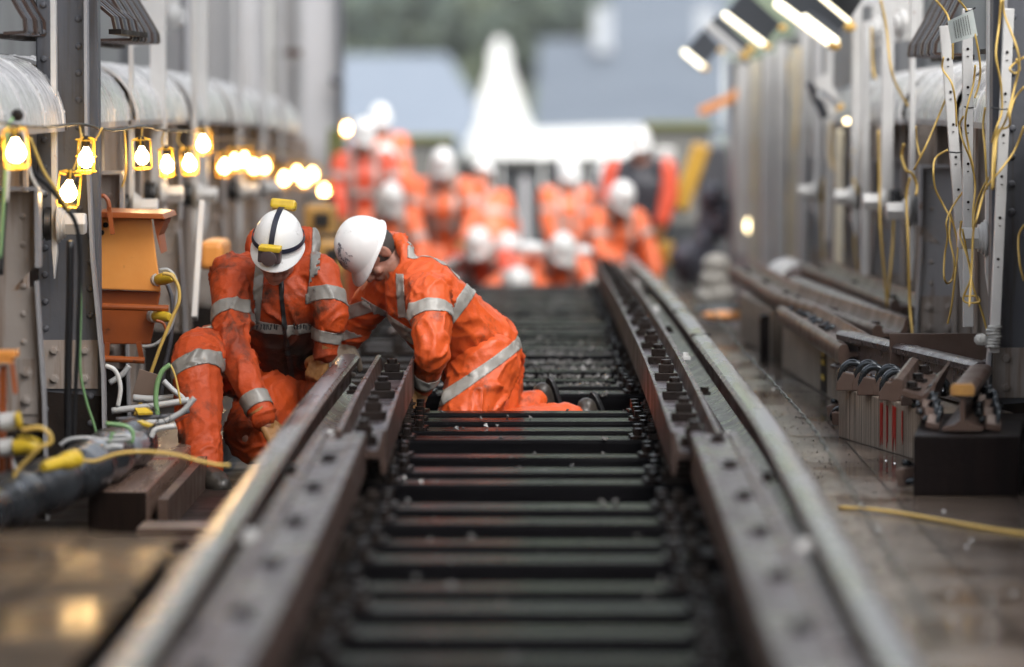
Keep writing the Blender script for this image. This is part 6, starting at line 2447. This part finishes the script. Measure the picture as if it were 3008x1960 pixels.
m.add(a + [v + Vector((0, 0, -.4)) for v in a], [(0, 1, 2, 3), (7, 6, 5, 4), (0, 4, 5, 1), (1, 5, 6, 2), (2, 6, 7, 3), (3, 7, 4, 0)])
link(m.mesh("r"), "slate_roof", M_slate, t)
A, B = P(*dp(1400, 92), 412), P(*dp(1700, 92), 412)
m = MB()
m.box((A.x, 412, A.z - 8), (B.x, 424, A.z - .4))
link(m.mesh("w"), "wall", M_white, t)
t = thing("hill_house", P(*dp(1100, 90), 520), "tiny white house with reddish roof among the hillside trees", "house")
A, B = P(*dp(1068, 82), 520), P(*dp(1100, 30), 520)
m = MB()
m.box((A.x, 520, A.z), (B.x, 526, B.z))
link(m.mesh("w"), "wall", M_white, t)
A, B = P(*dp(1100, 72), 520), P(*dp(1145, 18), 520)
m = MB()
m.box((A.x, 520.5, A.z), (B.x, 526, B.z))
link(m.mesh("w"), "red_roof", mat("dull_red_tiles", (.30, .12, .11), .7), t)

# hillside trees: trunk and leafy crown each
M_leafs = [mat("foliage_dark_green", (.036, .05, .034), .8, var=(.06, .08, .05), vscale=.6), mat("foliage_mid_green", (.085, .105, .06), .8, var=(.12, .145, .08), vscale=.6), mat("foliage_grey_green", (.06, .085, .065), .8, var=(.09, .12, .09), vscale=.6)]
M_bark = mat("dark_bark", (.06, .045, .035), .9)


def tree(x, Y, z, h, wd, k, label, grp):
    t = thing("tree", (x, Y, z), label, "tree", grp)
    r_ = random.Random(k)
    m = MB()
    m.tube([(x, Y, z), (x + .2, Y, z + h * .4), (x, Y, z + h * .7)], [.4, .28, .1], 7)
    for q in range(5):
        a = r_.uniform(0, 6.28)
        m.tube([(x, Y, z + h * (.3 + .07 * q)), (x + math.cos(a) * wd * .3, Y + math.sin(a) * wd * .3, z + h * (.55 + .07 * q))], [.15, .04], 5)
    link(m.mesh("trunk"), "trunk", M_bark, t)
    m = MB()
    lobes = [(Vector((x + r_.gauss(0, wd * .2), Y + r_.gauss(0, wd * .2), z + h * r_.uniform(.42, .9))), wd * r_.uniform(.14, .27)) for _ in range(12)]
    for c, rr in lobes:
        for q in range(60):
            v = Vector((r_.gauss(0, 1), r_.gauss(0, 1), r_.gauss(0, 1))).normalized() * rr * r_.uniform(.55, 1.1)
            p = c + v
            s_ = r_.uniform(.25, .6)
            a = Vector((r_.gauss(0, 1), r_.gauss(0, 1), r_.gauss(0, 1))).normalized() * s_
            b = v.cross(a).normalized() * s_ if v.length else Vector((s_, 0, 0))
            m.add([p - a, p + b, p + a, p - b], [(0, 1, 2, 3)])
    link(m.mesh("crown"), "crown", M_leafs[k % 3], t)


kk = 0
for (x, v, Y, h, wd) in [(830, 120, 440, 9, 9), (870, 90, 460, 10, 9), (905, 120, 430, 8, 8), (935, 70, 470, 11, 9), (960, 118, 430, 7, 8), (990, 80, 470, 11, 9), (1020, 120, 430, 10, 8), (1050, 60, 480, 12, 9), (1045, 125, 420, 8, 7),
                         (1085, 130, 400, 7, 8), (1118, 118, 400, 7, 7), (1205, 130, 380, 9, 7), (1215, 200, 350, 10, 5), (1195, 90, 440, 13, 9), (1240, 90, 440, 12, 9), (1275, 90, 450, 13, 9), (1310, 80, 460, 13, 10), (1345, 85, 450, 12, 9), (1380, 85, 460, 13, 9),
                         (1150, 60, 480, 9, 9), (1090, 10, 560, 10, 10), (860, 30, 560, 11, 12), (920, 20, 570, 10, 12), (980, 20, 570, 11, 12), (1180, 20, 560, 11, 11), (1250, 15, 560, 11, 12), (1330, 15, 560, 11, 12), (1090, 180, 330, 7, 4), (1100, 240, 310, 5, 3)]:
    p = P(*dp(x, v), Y)
    far = Y > 500
    tree(p.x, Y, p.z - h * .3, h, wd, kk, "blurred bushy tree high on the hillside" if far else "blurred green tree standing on the slope behind the pale and white houses", "trees high on the hillside" if far else "trees behind the pale and white houses")
    kk += 1

# ================================================================ PLANT AND CLUTTER beside the far works
# yellow excavator arm on the wired side
t = thing("excavator", P(*dp(1600, 620), 38), "blurred machine with slanting yellow boom beside the standing dark-clothed worker", "excavator")
m = MB()
m.beam(P(*dp(1578, 485), 38), P(*dp(1632, 335), 38), .16, .16, up=(0, 1, 0))
link(m.mesh("boom"), "boom", mat("machine_yellow", (.62, .36, .05), .4, var=(.5, .28, .05)), t, bevel=.02)
m = MB()
m.beam(P(*dp(1590, 500), 38.2), P(*dp(1560, 420), 38.2), .07, .07, up=(0, 1, 0))
link(m.mesh("ram"), "hydraulic_ram", M_dkgrey, t)
m = MB()
m.cbox(P(*dp(1655, 450), 38.5), (.26, .5, .85))
link(m.mesh("mast"), "mast", M_dkgrey, t, bevel=.02)
m = MB()
m.cbox(P(*dp(1545, 375), 38.6), (.2, .3, .25))
link(m.mesh("h"), "head", M_light, t, bevel=.03)
t2_ = MB()
t2_.cbox(P(*dp(1548, 590), 36.5), (.13, .2, .2))
tag(t2_.build("yellow_tool_case", mat("machine_yellow", (.62, .36, .05), .4), bevel=.02), "small yellow tool case low beside the far rail end", "case")
# heaped dark netting / tracks
for k, (x, v, wpx, hpx) in enumerate([(1650, 590, 60, 110), (1600, 620, 50, 70), (1668, 490, 34, 100)]):
    c = P(*dp(x, v), 36)
    m = MB()
    s_ = 36 / 9917
    for q in range(16):
        m.ball(c + Vector((rnd.gauss(0, wpx * s_ * .25), rnd.gauss(0, .1), rnd.gauss(0, hpx * s_ * .25))), rnd.uniform(.05, .1), 8, 5, (1, 1, rnd.uniform(.7, 1.4)))
    tag(m.build("dark_tarpaulin", mat("wet_dark_tarp", (.04, .042, .055), .25, var=(.10, .10, .13), vscale=12), smooth=0), ["dark glistening tarpaulin heap beside the far posts", "small dark tarpaulin heap next to the yellow tool case", "dark tarpaulin bundle hanging below the orange arm"][k], "tarpaulin")
# pale sack pile
t = thing("rubble_sack", P(*dp(1665, 690), 28), "pale bulging sack standing on the boards at the far end of the offcuts", "sack")
m = MB()
for (x, v, r_) in ((1665, 615, .095), (1660, 650, .10), (1672, 685, .11), (1645, 690, .09)):
    m.ball(P(*dp(x, v), 28), r_, 14, 9, (1, .8, .8))
link(m.mesh("sack"), "sack", mat("dirty_pale_sack", (.42, .40, .36), .6, var=(.30, .28, .25), vscale=12, bump=.01), t, smooth=0)
for k, (x, v, Y, sz, mt, lb) in enumerate([(1700, 720, 26, (.25, .4, .035), M_black, "flat dark mat on the boards before the pale sack"), (1690, 733, 25.5, (.16, .2, .03), M_orangebox, "flat orange-brown offcut lying on the dark mat"),
                                           (1790, 660, 27.5, (.10, .15, .05), mat("blue_cloth", (.05, .2, .55), .5), "small bright blue cloth beside the rail offcuts"), (1830, 645, 26, (.14, .2, .12), M_light, "pale curved bin shape behind the blue cloth"),
                                           (1880, 650, 25.5, (.16, .2, .1), M_rustrail, "brown rag heap behind the rail offcuts")]):
    m = MB()
    c = P(*dp(x, v), Y)
    m.ball(c, 1, 14, 8, sz)
    tag(m.build(["floor_mat", "orange_offcut", "blue_cloth", "plastic_bin", "rag_heap"][k], mt, smooth=0), lb, ["mat", "offcut", "cloth", "bin", "rags"][k])
# yellow-brown plant on the bulb side behind worker one
for k, (x, v, w_, h_, Y, mt, lb) in enumerate([(500, 590, 56, 66, 20.5, M_orangebox, "blurred orange drum end just behind the lamp-wearing worker's shoulder"), (745, 520, 70, 90, 27, mat("ochre_machine", (.5, .27, .06), .5, var=(.35, .2, .06), vscale=6), "ochre generator blurred behind the kneeling workers"),
                                               (770, 600, 60, 80, 25, mat("ochre_machine", (.5, .27, .06), .5), "second ochre machine lower behind the two helmets")]):
    s_ = Y / 9917
    c = P(*dp(x, v), Y)
    t = thing(["orange_drum", "generator", "generator"][k], c - Vector((0, 0, h_ * s_ / 2)), lb, ["drum", "machine", "machine"][k])
    m = MB()
    m.cbox(c, (w_ * s_, .5, h_ * s_))
    link(m.mesh("b"), "housing", mt, t, bevel=.03, bseg=3)
    if k:
        m = MB()
        m.cbox(c + Vector((.02, -.26, .03)), (w_ * s_ * .5, .03, h_ * s_ * .35))
        link(m.mesh("g"), "grille", M_black, t, bevel=.005)
        m = MB()
        m.tube([c + Vector((-.08, -.2, h_ * s_ * .5)), c + Vector((-.08, -.2, h_ * s_ * .7)), c + Vector((.08, -.2, h_ * s_ * .7)), c + Vector((.08, -.2, h_ * s_ * .5))], .012, 8)
        link(m.mesh("hd"), "carry_handle", M_black, t)

# ================================================================ THIN RAIN HAZE
m = MB()
m.box((-330, -20, -40), (330, 1000, 260))
hz = m.build("haze", MATS["wet_rail_steel"], loc=(0, 0, 0))
hm = bpy.data.materials.new("rain_haze")
hm.use_nodes = True
hn = hm.node_tree.nodes
hn.remove(hn["Principled BSDF"])
pv = hn.new("ShaderNodeVolumePrincipled")
pv.inputs["Color"].default_value = (.86, .90, .95, 1)
pv.inputs["Density"].default_value = .00018
hm.node_tree.links.new(pv.outputs[0], hn["Material Output"].inputs["Volume"])
hz.data.materials.clear()
hz.data.materials.append(hm)
tag(hz, kind="stuff")
